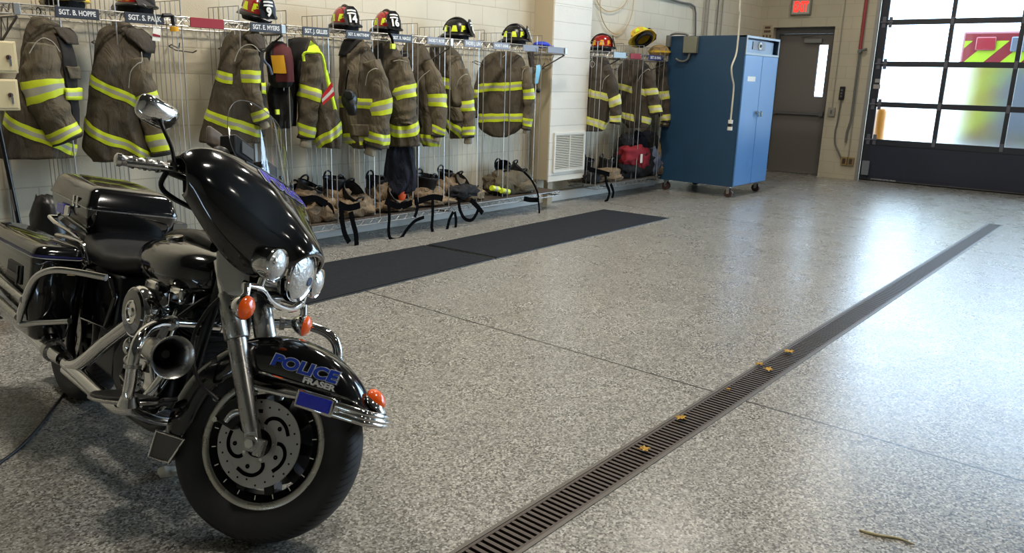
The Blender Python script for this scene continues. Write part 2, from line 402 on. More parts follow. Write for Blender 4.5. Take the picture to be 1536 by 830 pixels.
M = dict(
    paint=plain('gloss black paint', srgb(9, 9, 11), .12, coat=1.0),
    satin=plain('satin black', srgb(16, 16, 17), .38),
    blackmetal=plain('black metal', srgb(14, 14, 15), .3, spec=.4),
    chrome=plain('chrome', (.78, .77, .75, 1), .07, 1.0, rvar=.03, vscale=30),
    steel=plain('brushed steel', (.50, .49, .47, 1), .28, 1.0, rvar=.08, vscale=20),
    alu=plain('polished aluminium rim', (.62, .58, .51, 1), .28, .8, rvar=.1, vscale=12),
    rotor=plain('brake steel', (.50, .48, .45, 1), .38, .75, rvar=.08, vscale=30),
    dark=plain('black plastic', srgb(12, 12, 13), .5),
    hole=plain('painted slot shade', srgb(4, 4, 4), .9, spec=.1),
    leather=plain('black vinyl', srgb(26, 26, 27), .42, bump=.12, bscale=220),
    lens=None, amber=plain('amber lens', srgb(232, 92, 18), .18, coat=.8, emis=srgb(232, 80, 10), estr=.12),
    bluelens=plain('blue lens', srgb(10, 30, 150), .15, coat=.8, var=.5, vscale=70, emis=srgb(10, 30, 170), estr=.1),
    bluetext=plain('blue lettering', srgb(30, 70, 190), .3), whitetext=plain('white lettering', srgb(232, 232, 228), .4),
    purple=plain('blue violet lettering', srgb(62, 52, 176), .3),
    pale=plain('pale grey cover', srgb(196, 188, 172), .4, var=.05),
    coat=cloth('olive brown turnout cloth', srgb(94, 84, 66)),
    coatdk=cloth('dark turnout cloth', srgb(66, 58, 48)),
    coatin=plain('dark coat lining', srgb(28, 26, 24), .9),
    knit=plain('grey beige knit', srgb(168, 158, 138), .9, bump=.3, bscale=140),
    piping=plain('pale grey piping', srgb(176, 172, 158), .6),
    black=cloth('black cloth', srgb(22, 22, 24), .15),
    navy=cloth('navy cloth', srgb(24, 29, 46), .15),
    tan=cloth('tan trouser cloth', srgb(128, 108, 82), .25),
    olive=cloth('olive trouser cloth', srgb(98, 88, 68)),
    rubber=plain('boot rubber', srgb(20, 20, 22), .36, bump=.06, bscale=40),
    strap=plain('black webbing', srgb(7, 7, 8), .95, spec=.05),
    red=plain('red helmet shell', srgb(150, 22, 20), .22, coat=.6), redcloth=plain('red cloth', srgb(140, 24, 36), .8, bump=.2, bscale=40),
    maroon=plain('dark red cloth', srgb(74, 12, 16), .8), yellow=plain('yellow helmet shell', srgb(226, 190, 60), .3, coat=.4),
    lime=plain('lime reflective', srgb(222, 240, 40), .4), hivis=plain('hi-vis yellow green', srgb(196, 226, 40), .7),
    amberpatch=plain('yellow patch', srgb(232, 170, 30), .7), orange=plain('orange plastic', srgb(240, 96, 40), .6),
    trim=trim_mat('lime and silver tape', srgb(216, 232, 44), srgb(176, 174, 158)),
    trimpale=trim_mat('pale yellow and silver tape', srgb(214, 214, 96), srgb(208, 204, 184)),
    patch=trim_mat('red and white tape', srgb(210, 40, 40), srgb(225, 222, 215)),
    wire=plain('zinc wire', (.33, .32, .30, 1), .4, .8), wiredk=plain('dark wire', (.17, .165, .16, 1), .45, .7),
    shelfmetal=plain('bright shelf metal', (.40, .395, .38, 1), .36, .85),
    plate=plain('dark grey name plate', srgb(50, 53, 62), .45), plategrey=plain('grey name plate', srgb(120, 122, 132), .4),
    platered=plain('red plate', srgb(152, 30, 42), .5),
    plateblue=plain('pale blue plate', srgb(176, 200, 215), .5), platenavy=plain('navy plate', srgb(40, 52, 110), .5),
    liner=plain('brown shelf liner', srgb(74, 64, 54), .7, var=.2),
    tanwall=plain('tan painted steel', srgb(188, 174, 146), .5, var=.05, vscale=2), white=plain('white painted steel', srgb(226, 222, 210), .45),
    kerb=plain('white painted kerb', srgb(232, 229, 220), .6, var=.12), grey=plain('grey painted steel', srgb(112, 107, 101), .42, var=.06, vscale=2),
    greydk=plain('dark grey frame', srgb(92, 90, 89), .45), mat=plain('black carpet mat', srgb(43, 45, 49), .95, var=.25, vscale=30, bump=.5, bscale=160, spec=.1),
    cab=plain('blue cabinet enamel', srgb(76, 124, 176), .34, var=.10, vscale=3.5, rvar=.1), cabside=plain('shaded blue cabinet side', srgb(34, 66, 94), .42, var=.1, vscale=2.5),  # cabside is the same enamel with its unlit shade put into the colour
    caster=plain('brown caster', srgb(66, 44, 40), .6), beige=plain('beige enamel', srgb(206, 190, 148), .45, var=.05),
    conduit=plain('painted conduit', srgb(150, 146, 134), .5), conduitdk=plain('grey conduit', srgb(112, 112, 108), .45, .3),
    redpipe=plain('red pipe', srgb(150, 60, 62), .5), cord=plain('black cord', srgb(16, 16, 18), .5), cream=plain('cream cord', srgb(205, 196, 172), .6),
    doorblack=plain('dark door frame', srgb(44, 46, 54), .4, var=.1), doorpanel=plain('dark navy door panel', srgb(38, 42, 58), .45, var=.1, vscale=2),
    exitred=plain('lit red sign letters', srgb(255, 60, 50), .5, emis=srgb(255, 50, 42), estr=1.6), exitbox=plain('exit sign housing', srgb(186, 182, 170), .5),
    truckred=plain('shaded fire engine red', srgb(104, 8, 22), .3, coat=.5), chev=plain('shaded lime chevron', srgb(128, 150, 12), .4), silver=plain('shaded silver shutter', srgb(92, 98, 108), .35, .4),  # engine colours darkened: the shade of its backlit tail is in the paint
    bollard=plain('yellow bollard', srgb(190, 118, 0), .5), paper=plain('white paper', srgb(244, 240, 230), .8, var=.1, vscale=30),
    leaf=plain('dry yellow leaf', srgb(190, 150, 62), .8, var=.3, vscale=60), twig=plain('pale twig', srgb(186, 176, 140), .8),
    drain=plain('cast drain grating', srgb(72, 62, 55), .55, .3, var=.25, vscale=8), drainrim=plain('drain rim', srgb(92, 87, 80), .5, .3, var=.15),
    pit=plain('drain channel', srgb(20, 18, 17), .9), maskblue=plain('blue paper mask', srgb(130, 196, 222), .7), cap=plain('royal blue cloth', srgb(36, 64, 190), .7),
    apron=plain('concrete apron', srgb(200, 200, 198), .8, var=.1), ceil=plain('dim ceiling', srgb(88, 86, 82), .8), screen=plain('grey screen', srgb(120, 120, 120), .3),
    tread=tread_mat(), blood=plain('dark red plate', srgb(120, 26, 30), .5), brownbag=cloth('sand cloth', srgb(150, 126, 82), .25),
    bluegrey=plain('blue grey cloth', srgb(92, 104, 130), .8), dgrey=plain('dark grey plate', srgb(46, 46, 48), .5), alarm=plain('brass box', srgb(140, 118, 74), .45),
    fixture=plain('white fixture', srgb(230, 230, 228), .5),
)
M['wirebright'] = plain('bright wire', (.62, .60, .57, 1), .35, .85)
M['coatbody'] = cloth('shaded turnout cloth', srgb(78, 69, 54))  # turnout cloth again, with the shade on the coat body in its colour
M['glass'] = pane_mat('windshield acrylic', (.90, .91, .92, 1))
M['pane'] = pane_mat('clear pane', (.97, .98, 1, 1)); M['frost'] = pane_mat('hammered pane', (.97, .97, .95, 1), .30)
M['lens'] = plain('headlamp glass', (.74, .75, .73, 1), .14, .5, coat=1.0, bump=.5, bscale=70)
# ================================================================== the room
WY, EX, CZ = 6.1, 14.1, 5.1            # left wall, end wall, ceiling
X0, Y0 = -5.0, -9.0
WALLC, MORT = srgb(212, 203, 180), srgb(192, 182, 158)
wall_x = block_mat('painted block, long wall', 'X', WALLC, MORT, 4.845, 2.071, .42, .2)
wall_y = block_mat('painted block, end wall', 'Y', srgb(190, 180, 156), srgb(174, 164, 142), .1, 2.071, .42, .2)
fl = floor_mat()
DY0, DY1, DX1 = 1.415, 1.575, 10.72    # drain slot
def struct(name, mb, m, **k): o = mb.build(name, m, **k); o['kind'] = 'structure'; return o
mb = MB()
for x0, x1, y0, y1 in ((X0, EX+.6, Y0, DY0), (X0, EX+.6, DY1, WY+.2), (DX1, EX+.6, DY0, DY1)):
    mb.add([(x0, y0, 0), (x1, y0, 0), (x1, y1, 0), (x0, y1, 0)], [(0, 1, 2, 3)])
struct('floor', mb, fl, smooth=0)
struct('ceiling', MB().bb(X0, EX+.3, Y0, WY+.3, CZ, CZ+.1), M['ceil'], smooth=0)
struct('wall_left', MB().bb(X0, EX+.35, WY, WY+.25, 0, CZ), wall_x, smooth=0)
struct('wall_back', MB().bb(X0-.2, X0, Y0, WY+.25, 0, CZ), plain('dim block wall', srgb(140, 130, 110), .7, var=.1), smooth=0)
struct('wall_right', MB().bb(X0, EX+.35, Y0-.2, Y0, 0, CZ), plain('dim far wall', srgb(104, 98, 88), .7, var=.1), smooth=0)
# end wall with an exit door opening, the near bay door and two more bay openings further along
GD = (.02, 4.15, 4.62)                  # bay door opening: y0, y1, height
OP = ((4.775, 5.845, 2.52), GD, (-4.4, -.5, 4.62), (-8.8, -4.9, 4.62))
mb = MB(); ys = sorted({Y0, WY}|{a for a, b, h in OP}|{b for a, b, h in OP})
for a, b in zip(ys[:-1], ys[1:]):
    h = next((h for y0, y1, h in OP if y0 <= a and b <= y1), 0)
    mb.bb(EX, EX+.3, a, b, h, CZ)
struct('wall_end', mb, wall_y, smooth=0)
struct('trim_1', MB().bb(X0, 10.6, 5.99, WY, 0, .125), M['kerb'], bevel=.012, smooth=0)

# boxed duct standing out from the wall, with its grille
PX0, PX1, PY_ = 7.65, 8.40, 5.8
duct = thing('air_duct', (8.02, 5.95, .30), 'tan and white boxed air duct rising up the wall between the gear racks', 'air duct')
MB().bb(PX0, PX1, PY_+.02, WY-.001, .32, CZ-.001).build('side_panel', M['tanwall'], duct, smooth=0)
fp = MB().bb(PX0-.004, PX1+.004, PY_, PY_+.02, .30, CZ-.002)
for z in (2.35, 1.78, 1.28): fp.bb(PX0, PX1, PY_-.0025, PY_, z, z+.006)
fp.build('front_panel', block_mat('white painted panel', 'X', srgb(228, 223, 210), srgb(206, 200, 186), PX0, 2.071, 9, .2), duct, smooth=0)
gm = MB(); gx0, gx1, gz0, gz1 = PX0+.10, PX1-.06, .44, .86
for b in ((gx0-.03, gx1+.03, gz0-.03, gz0), (gx0-.03, gx1+.03, gz1, gz1+.03)): gm.bb(b[0], b[1], PY_-.02, PY_, b[2], b[3])
for b in ((gx0-.03, gx0), (gx1, gx1+.03), ((gx0+gx1)/2-.007, (gx0+gx1)/2+.007)): gm.bb(b[0], b[1], PY_-.02, PY_, gz0, gz1)
for i in range(20):
    z = gz0+(gz1-gz0)*(i+.5)/20
    gm.box(((gx0+gx1)/2, PY_-.012, z), (gx1-gx0, .014, .005), Matrix.Rotation(.6, 3, 'X'))
g = gm.build('grille', M['white'], duct, smooth=0)
MB().bb(gx0, gx1, PY_-.004, PY_-.001, gz0, gz1).build('grille_shade', plain('grille shadow', srgb(96, 86, 68), .9), duct, smooth=0)  # dark sheet behind the slats, coloured as the shade between them
# small tan post under the duct
tag(MB().bb(7.80, 7.90, 5.92, 5.985, 0, .299).build('duct_foot', M['tanwall'], None, origin=(7.85, 5.95, 0), smooth=0), 'short tan steel foot under the boxed duct, between the racks', 'post')

# air hose loop and conduits on the long wall
def wpt(px, py, d=.03): return onY(px, py, WY-d)
mb = MB(); mb.tube([wpt(*q) for q in ((893, -8), (899, 8), (912, 17), (926, 15), (938, 5), (944, -12))], .006, 8, smooth=6)
mb.tube([wpt(*q) for q in ((901, -12), (900, 8), (903, 27), (912, 44), (926, 51), (939, 41), (947, 24), (950, 6), (950, -12))], .006, 8, smooth=6)
tag(mb.build('air_hose', plain('tan hose', srgb(190, 166, 122), .55)), 'thin tan hose hanging in two loops high on the white block wall', 'hose')
def pipe(name, pts, r, m, label, cat, group=None, smooth=0, extra=None):
    mb = MB().tube(pts, r, 10, smooth=smooth)
    if extra: extra(mb)
    o = mb.build(name, m); return tag(o, label, cat, group)
pipe('electrical_conduit', [wpt(*q) for q in ((960, -9), (994, -4), (1024, 4), (1036, 6), (1042, 10), (1043.5, 20), (1043, 70))], .014, M['conduitdk'], 'grey conduit bending down the block wall behind the blue cabinet', 'conduit', 'wall conduits')
for px, nm, m in ((1060, 'left of the pair', 'conduit'), (1065, 'right of the pair', 'conduit'), (1079, 'just left of the hanging cord', 'conduitdk'), (1086, 'nearest the room corner', 'conduit')):
    a = wpt(px, -10); pipe('electrical_conduit', [a, V((a.x, a.y, 0.0))], .012, M[m], 'thin conduit on the wall above the blue cabinet, '+nm, 'conduit', 'wall conduits')

# ------------------------------------------------------------------ exit door
d = thing('door_1', (EX+.2, 5.31, 0), None, None); d['kind'] = 'structure'
dx = EX+.22
fm = MB()
fm.bb(EX+.14, EX+.30, 4.776, 4.84, 0, 2.519); fm.bb(EX+.14, EX+.30, 5.78, 5.844, 0, 2.519); fm.bb(EX+.14, EX+.30, 4.84, 5.78, 2.42, 2.519)
fm.build('door_frame', M['greydk'], d, smooth=0)
lm = MB(); ly0, ly1, lz0, lz1 = 4.93, 5.085, 1.36, 2.23
for a, b, z0, z1 in ((4.843, ly0, .012, 2.417), (ly1, 5.777, .012, 2.417), (ly0, ly1, .012, lz0), (ly0, ly1, lz1, 2.417)): lm.bb(dx, dx+.045, a, b, z0, z1)
lm.build('door_leaf', M['grey'], d, smooth=0)
MB().bb(dx+.02, dx+.026, ly0, ly1, lz0, lz1).build('glass_lite', M['pane'], d, smooth=0)
cm = MB().bb(dx-.07, dx, 5.03, 5.33, 2.26, 2.33); cm.tube([(dx-.04, 5.30, 2.335), (dx-.05, 5.40, 2.37), (dx-.03, 5.2, 2.40)], .008, 6)
cm.build('door_closer', plain('grey closer', srgb(128, 128, 126), .4, .3), d, bevel=.006)
bm_ = MB().bb(dx-.06, dx-.02, 4.90, 5.72, 1.035, 1.085); bm_.bb(dx-.07, dx, 4.86, 4.94, 1.02, 1.10); bm_.bb(dx-.06, dx, 5.70, 5.75, 1.025, 1.095)
bm_.build('push_bar', M['greydk'], d, bevel=.006)
tag(MB().bb(EX+.0, EX+.3, 4.776, 5.844, 0, .012).build('threshold', M['steel'], d, smooth=0))

# exit sign and small fittings on the end wall
def ew(px, py, d=0.0): return onX(px, py, EX-d)
s = ew(1203, 11); ex = thing('exit_sign', (EX, s.y, s.z), 'lit red EXIT sign in a grey housing above the grey door', 'exit sign')
MB().bb(EX-.05, EX-.001, s.y-.175, s.y+.175, s.z-.135, s.z+.135).build('housing', plain('sign rim', srgb(118, 116, 104), .5), ex, bevel=.008)
MB().bb(EX-.056, EX-.0505, s.y-.15, s.y+.15, s.z-.11, s.z+.11).build('face', M['exitbox'], ex, smooth=0)
text_obj('lettering', 'EXIT', .22, (EX-.058, s.y, s.z), (0, -1, 0), (0, 0, 1), M['exitred'], ex, bold=.012, width=.25)
s = ew(1151, 49); sg = thing('wall_sign', (EX, s.y, s.z), 'small pale notice with dark rows of lettering left of the grey door', 'sign')
MB().bb(EX-.006, EX-.001, s.y-.09, s.y+.09, s.z-.13, s.z+.13).build('board', plain('notice board', srgb(172, 160, 134), .6), sg, smooth=0)
lm = MB()
for k, (w, z) in enumerate(((.10, .085), (.12, .02), (.03, -.06))):
    for t in ((0,) if k < 2 else (-.06, 0, .06)): lm.bb(EX-.008, EX-.0062, s.y+t-w/2, s.y+t+w/2, s.z+z-.02, s.z+z+.02)
lm.build('print', plain('brown print', srgb(92, 70, 52), .6), sg, smooth=0)
s = ew(1248, 168); t = thing('switch_box', (EX, s.y, s.z), 'small grey square switch box on the wall right of the grey door', 'switch')
MB().bb(EX-.045, EX-.001, s.y-.06, s.y+.06, s.z-.075, s.z+.075).build('box', plain('grey box', srgb(150, 144, 132), .5, .2), t, bevel=.006)
MB().bb(EX-.05, EX-.045, s.y-.015, s.y+.015, s.z-.03, s.z+.03).build('toggle', M['greydk'], t, smooth=0)
pipe('electrical_conduit', [(EX-.016, s.y, s.z+.076), (EX-.016, s.y, CZ-.01)], .009, M['conduit'], 'thin pale conduit rising from the grey switch box by the door', 'conduit', 'wall conduits')
s = ew(1264, 140); t = thing('door_control', (EX, s.y, s.z), 'narrow black push-button control beside the bay door', 'switch')
MB().bb(EX-.06, EX-.001, s.y-.04, s.y+.04, s.z-.11, s.z+.11).build('box', M['dark'], t, bevel=.01)
mb = MB()
for k in (-.05, 0, .05): mb.cyl((EX-.061, s.y, s.z+k), (EX-.07, s.y, s.z+k), .018)
mb.build('button', M['greydk'], t)
yb = s.y; zb = s.z
o = ew(1272, 242); t = thing('outlet_box', (EX, o.y, o.z), 'brassy twin outlet box low on the wall beside the bay door', 'outlet')
for k, nm in ((.055, 0), (-.055, 1)): MB().bb(EX-.05, EX-.001, o.y+k-.05, o.y+k+.05, o.z-.07, o.z+.07).build('box', M['alarm'], t, bevel=.006)
for k in (.055, -.055): MB().bb(EX-.053, EX-.0505, o.y+k-.025, o.y+k+.025, o.z-.045, o.z+.045).build('receptacle', M['caster'], t, smooth=0)
pipe('power_cord', [(EX-.03, yb, zb-.112), (EX-.02, yb+.02, .95), (EX-.02, yb+.035, .78), (EX-.025, yb+.01, .58), (EX-.03, yb-.07, .44), (EX-.03, o.y+.10, o.z+.02)], .014, M['conduitdk'], 'grey flexible cord looping from the black control to the outlet box', 'cord', smooth=6)
pipe('electrical_conduit', [(EX-.02, o.y, o.z+.072), (EX-.02, o.y, CZ-.01)], .010, M['conduit'], 'pale conduit rising from the low outlet box beside the bay door', 'conduit', 'wall conduits')
s = ew(1286, 74); pipe('sprinkler_pipe', [(EX-.05, s.y-.06, CZ-.01), (EX-.05, s.y-.06, s.z)], .028, M['redpipe'], 'dull red pipe coming down the wall beside the bay door', 'pipe')
mb = MB().tube([(EX-.05, s.y-.06, s.z-.002), (EX-.05, s.y-.06, 1.0), (EX-.05, s.y-.02, .80), (EX-.05, s.y-.02, .62)], .018, 8)
mb.bb(EX-.08, EX-.02, s.y-.09, s.y-.03, s.z-.06, s.z-.004); mb.tube([(EX-.05, s.y-.06, s.z-.03), (EX-.06, s.y-.17, s.z-.0)], .02, 8)
tag(mb.build('drop_pipe', M['conduitdk']), 'dark grey pipe with a valve hanging below the red pipe', 'pipe')

# ------------------------------------------------------------------ bay door with glazed sections
gx = EX+.13
D = thing('door_2', (gx, 2.2, 0), None, None); D['kind'] = 'structure'
y0, y1, H = GD
jm = MB(); jm.bb(EX-.012, EX+.03, y1-.055, y1+.0, 0, H); jm.bb(EX-.012, EX+.03, y0, y0+.055, 0, H); jm.bb(EX-.012, EX+.03, y0+.055, y1-.055, H-.06, H)
jm.build('door_jamb', plain('galvanised jamb', srgb(150, 148, 144), .45, .4), D, smooth=0)
a, b = y1-.03, y0+.03                   # leaf edges
stile = .13; pane_l, pane_r = a-stile, b+stile
zs = [.69, 1.27, 1.92, 2.575, 3.19, 3.80, 4.41]
npan = 4; pw = (pane_l-pane_r)/npan
om = MB()
om.bb(gx, gx+.05, pane_l, a, .02, 4.58); om.bb(gx, gx+.05, b, pane_r, .02, 4.58)
rail = .085
for i, z in enumerate(zs): om.bb(gx, gx+.05, pane_r, pane_l, z-rail/2 if i else .60, z+rail/2 if i else .70)
om.bb(gx, gx+.05, pane_r, pane_l, 4.44, 4.58)
for k in range(1, npan):
    y = pane_l-pw*k; om.bb(gx-.006, gx+.052, y-.032, y+.032, .70, 4.44)
om.build('door_frame', M['doorblack'], D, bevel=.004, bseg=1, smooth=0)
pm = MB().bb(gx+.008, gx+.042, pane_r, pane_l, .075, .60); pm.bb(gx+.012, gx+.03, b, a, 0.03, .075)
pm.build('door_panel', M['doorpanel'], D, smooth=0)
MB().tube([(gx+.02, b, .018), (gx+.02, a, .018)], .018, 8).build('bottom_seal', M['dark'], D)
for i in range(6):
    z0, z1 = (zs[i]+rail/2 if i else .70), (zs[i+1]-rail/2)
    for k in range(npan):
        ya, yb2 = pane_l-pw*k-.03*(k > 0), pane_l-pw*(k+1)+.03*(k < npan-1)
        MB().bb(gx+.022, gx+.027, ya, yb2, z0, z1).build('pane', M['frost'] if i < 2 else M['pane'], D, smooth=0)
hm = MB()
for z in zs:
    for k in (0, .10):
        hm.bb(gx-.012, gx, a-.05-k, a-.105-k, z-.085, z+.085); hm.cyl((gx-.016, a-.028-k, z), (gx-.016, a-.118-k, z), .014)
for k in range(1, npan):
    for z in zs: hm.bb(gx-.014, gx-.006, pane_l-pw*k-.025, pane_l-pw*k+.025, z-.06, z+.06)
hm.build('hinge', plain('dull hinge', srgb(104, 104, 112), .5, .3), D, bevel=.003)
MB().bb(gx-.012, gx, a-.06, a-.14, 1.62, 1.68).bb(gx-.012, gx, a-.045, a-.155, 1.52, 1.59).build('lock_plate', plain('pale lock plate', srgb(170, 164, 158), .5), D, smooth=0)
MB().bb(gx-.05, gx, a-.04, a-.16, .09, .33).build('sensor_box', plain('grey sensor', srgb(120, 124, 130), .5), D, bevel=.006)
MB().bb(gx-.004, gx+.0, a-.2, a-.6, .02, .045).build('edge_strip', M['steel'], D, smooth=0)

# ------------------------------------------------------------------ outside the bay door
struct('ground', MB().bb(EX+.6, 60, -30, 30, -.12, -.01), M['apron'], smooth=0)
bp0 = V((14.62, onX(1320, 185, 14.62).y, 0)); mb = MB(); mb.lathe([(.105, -.01), (.105, 1.13), (.085, 1.19), (.03, 1.22), (0.001, 1.225)], bp0, (0, 0, 1), 20)
tag(mb.build('bollard', M['bollard'], None, origin=bp0), 'yellow bollard standing just outside the bay door, seen through its lowest pane', 'bollard')
tx, ty0, ty1 = 18.0, 1.05, 3.62
T = thing('fire_engine', (21, 2.3, 0), 'red fire engine with lime chevrons parked outside beyond the bay door', 'fire engine')
MB().bb(tx, 25, ty0, ty1, .55, 2.66).build('body', M['truckred'], T, bevel=.05, bseg=3)
cm = MB()
for k in range(-4, 5):                  # slanted chevron bars on the tail
    yb_ = ty1-.25-k*.62
    poly = [(yb_+.0, .62), (yb_+.34, .62), (yb_-1.46, 2.48), (yb_-1.80, 2.48)]
    lo, hi = ty0+.05, ty1-.05
    def clipy(P, lim, keep):
        out = []
        for i in range(len(P)):
            p, q = P[i], P[(i+1) % len(P)]
            pi, qi = keep(p[0]), keep(q[0])
            if pi: out.append(p)
            if pi != qi:
                t_ = (lim-p[0])/(q[0]-p[0]); out.append((lim, p[1]+(q[1]-p[1])*t_))
        return out
    P = clipy(poly, hi, lambda y: y <= hi)
    if P: P = clipy(P, lo, lambda y: y >= lo)
    if len(P) > 2: cm.prism([(tx-.006, y, z) for y, z in P], (.004, 0, 0))
cm.build('chevron', M['chev'], T, smooth=0)
for y in (3.2, 1.45): 
    MB().bb(tx-.05, tx-.008, y-.17, y+.17, 2.30, 2.55).build('tail_light', plain('red lamp', srgb(120, 10, 26), .3, coat=.4), T, bevel=.02)
MB().bb(tx-.05, tx-.008, 2.28, 2.78, 2.28, 2.55).build('rear_window', M['silver'], T, bevel=.03)
MB().bb(tx-.03, tx-.008, 1.75, 2.9, .7, 2.0).build('rear_shutter', M['silver'], T, bevel=.02)
MB().bb(tx-.35, tx, ty0, ty1, .42, .56).build('tail_step', M['silver'], T, bevel=.02)
for x in (20, 24):
    for y in (ty0+.16, ty1-.16):
        MB().lathe([(.25, -.15), (.5, -.14), (.53, -.08), (.53, .08), (.5, .14), (.25, .15)], (x, y, .52), (0, 1, 0), 32, True, True).build('wheel', M['tread'], T)
# ================================================================== gear racks
RF, RB = 5.60, 6.06                     # front and back of the shelves
ZU0, ZU1, ZL0, ZL1 = 1.805, 1.865, .165, .215
def rx(px, py=60, y=RF): return onY(px, py, y).x

def zig(mb, x0, x1, y, z0, z1, step=.055, r=.0032):
    n = max(2, int(round((x1-x0)/step))); pts = [V((x0+(x1-x0)*i/n, y, z0 if i % 2 else z1)) for i in range(n+1)]
    mb.tube(pts, r, 5)

def wire_shelf(mb, x0, x1, z0, z1, every=.085):
    for y in (RF, RB):
        for z in (z0, z1): mb.tube([(x0, y, z), (x1, y, z)], .0052 if y == RF else .004, 6)
        zig(mb, x0, x1, y, z0, z1)
    for x in (x0, x1):
        for z in (z0, z1): mb.tube([(x, RF, z), (x, RB, z)], .005, 6)
        n = 8; mb.tube([V((x, RF+(RB-RF)*i/n, z0 if i % 2 else z1)) for i in range(n+1)], .003, 5)
    n = int((x1-x0)/every)
    for i in range(1, n): x = x0+(x1-x0)*i/n; mb.tube([(x, RF, z1), (x, RB, z1)], .0022, 4, cap=False)
    for y in (RF+.15, RF+.30): mb.tube([(x0, y, z1-.004), (x1, y, z1-.004)], .003, 5)

def divider(x, n=7, top=.115):
    mb = MB(); ys = [RF+.012+(RB-RF-.03)*i/(n-1) for i in range(n)]
    for i, y in enumerate(ys):
        mb.mat(1 if i < 2 else 0).tube([(x, y, ZL1), (x, y, ZU1+top)], (.0048 if i == 0 else .0031), 6 if i == 0 else 5, cap=False)
    mb.mat(0)
    for z in (ZU1+top, ZU1+.012): mb.tube([(x, ys[0], z), (x, ys[-1], z)], .003, 5)
    mb.tube([(x, ys[0], ZL1+.01), (x, ys[-1], ZL1+.01)], .003, 5)
    return mb

def bracket(x):
    mb = MB(); zt = ZU0-.012
    mb.tube([(x, RF+.01, zt), (x, RB+.03, zt)], .006, 6); mb.tube([(x, RF+.01, zt-.004), (x, RB+.03, zt-.23)], .008, 6)
    mb.tube([(x, RB+.03, zt), (x, RB+.03, zt-.25)], .009, 6)
    pts = [V((x, RF+.16, zt)), V((x, RF+.20, zt-.1)), V((x, RF+.27, zt)), V((x, RF+.33, zt-.165)), V((x, RF+.39, zt))]
    mb.tube(pts, .004, 5)
    return mb

def rack(label, x0, x1, dividers, plates, brackets, hooks, liner=True, posts=()):
    t = thing('gear_rack', (x0, RB, 0), label, 'gear rack', 'open wire turnout gear racks along the wall')
    mb = MB(); wire_shelf(mb, x0, x1, ZU0, ZU1); mb.build('upper_shelf', M['shelfmetal'], t)
    mb = MB(); wire_shelf(mb, x0, x1, ZL0, ZL1); mb.build('lower_shelf', M['shelfmetal'], t)
    if liner: MB().bb(x0+.01, x1-.01, RF+.02, RB-.01, ZL1+.003, ZL1+.009).build('shelf_liner', M['liner'], t, smooth=0)
    for px, py in dividers: divider(rx(px, py)).build('divider', [M['wire'], M['wirebright']], t)
    for x in brackets: bracket(x).build('bracket', M['wiredk'], t)
    for x in brackets:
        for z in (0,): MB().bb(x-.02, x+.02, RF-.012, RF+.012, ZU0-.006, ZU1+.006).build('shelf_clip', M['shelfmetal'], t, bevel=.004)
        mb = MB()
        mb.bb(x-.012, x+.012, RB-.0, RB+.02, .126, ZU1); mb.tube([(x, RB, ZL0-.004), (x, RF+.05, ZL0-.004)], .006, 6)
        mb.build('wall_standard', M['shelfmetal'], t, smooth=0)
    for x in hooks:
        mb = MB(); z = ZU0-.13
        mb.tube([(x, RB+.03, z), (x, RB-.02, z+.01), (x-.02, RB-.16, z-.02), (x-.03, RB-.2, z+.02)], .005, 6)
        mb.tube([(x, RB+.03, z), (x+.02, RB-.04, z-.03), (x+.07, RB-.2, z-.045), (x+.08, RB-.24, z-.03)], .005, 6)
        mb.build('coat_hook', M['wiredk'], t)
    for (pa, pb, mname, txt) in plates:
        xa, xb = rx(pa, 60, RF-.012), rx(pb, 60, RF-.012)
        p = MB().bb(xa, xb, RF-.016, RF-.008, ZU0-.004, ZU1+.004).build('name_plate', M[mname], t, bevel=.002, bseg=1, smooth=0)
        if txt:
            vs, fs = text_mesh(txt, .048, .0012, 0, .0006)
            w = max(q.x for q in vs)-min(q.x for q in vs); k = min(1, (xb-xa)*.84/w)
            MB().add([V(((xa+xb)/2+q.x*k*1.0, RF-.0165-q.z, (ZU0+ZU1)/2+q.y*min(1, k*1.25))) for q in vs], fs).build('plate_lettering', M['whitetext'], p, smooth=0, norm=False)
    return t

xa, xb, xc, xd = .95, rx(16, 10), rx(429, 45), rx(680, 63)
xe = PX0-.015
rack('left-hand wire gear rack running out of the picture above the two beige lock boxes', xa, xb-.006, [(-150, 20)], [], [], [1.2])
rack('wire gear rack holding the two nearest coats and the coat behind the windshield', xb, xc-.006,
     [(90, 20), (175.5, 40), (274, 45), (361, 50)],
     [(87, 152, 'plate', 'SGT. B. HOPPE'), (190, 248, 'plate', 'SGT. S. PALK'), (287, 337, 'platered', ''), (376, 423, 'plate', 'SGT. E. MYERS')],
     [xb+.03, xc-.03], [rx(140, 60, RB), rx(255, 60, RB), rx(330, 60, RB)])
rack('wire gear rack under the two red helmets numbered 14 and 16', xc, xd-.006,
     [(432, 60), (501.5, 60), (568, 60), (628, 65), (676.5, 68)],
     [(454, 494, 'plate', 'SGT. J. GILLIES'), (519, 556, 'plate', 'SGT. S. MATTHEW'), (587, 618, 'plate', 'SGT. R. NAGLE'), (640.5, 668, 'plategrey', 'FADES T. ROSE')],
     [xd-.03], [rx(600, 60, RB)])
rack('wire gear rack under the black helmets, ending at the boxed air duct', xd, xe,
     [(727.5, 72), (768, 74), (814, 78)],
     [(696.5, 722, 'plategrey', 'FADES J. LIN'), (740, 764, 'plategrey', 'FADES T. DOHR'), (785, 808, 'plategrey', ''), (822, 846, 'plategrey', '')],
     [xe-.02], [rx(712, 70, RB), rx(800, 75, RB)])
x2a, x2b = PX1+.03, 10.02
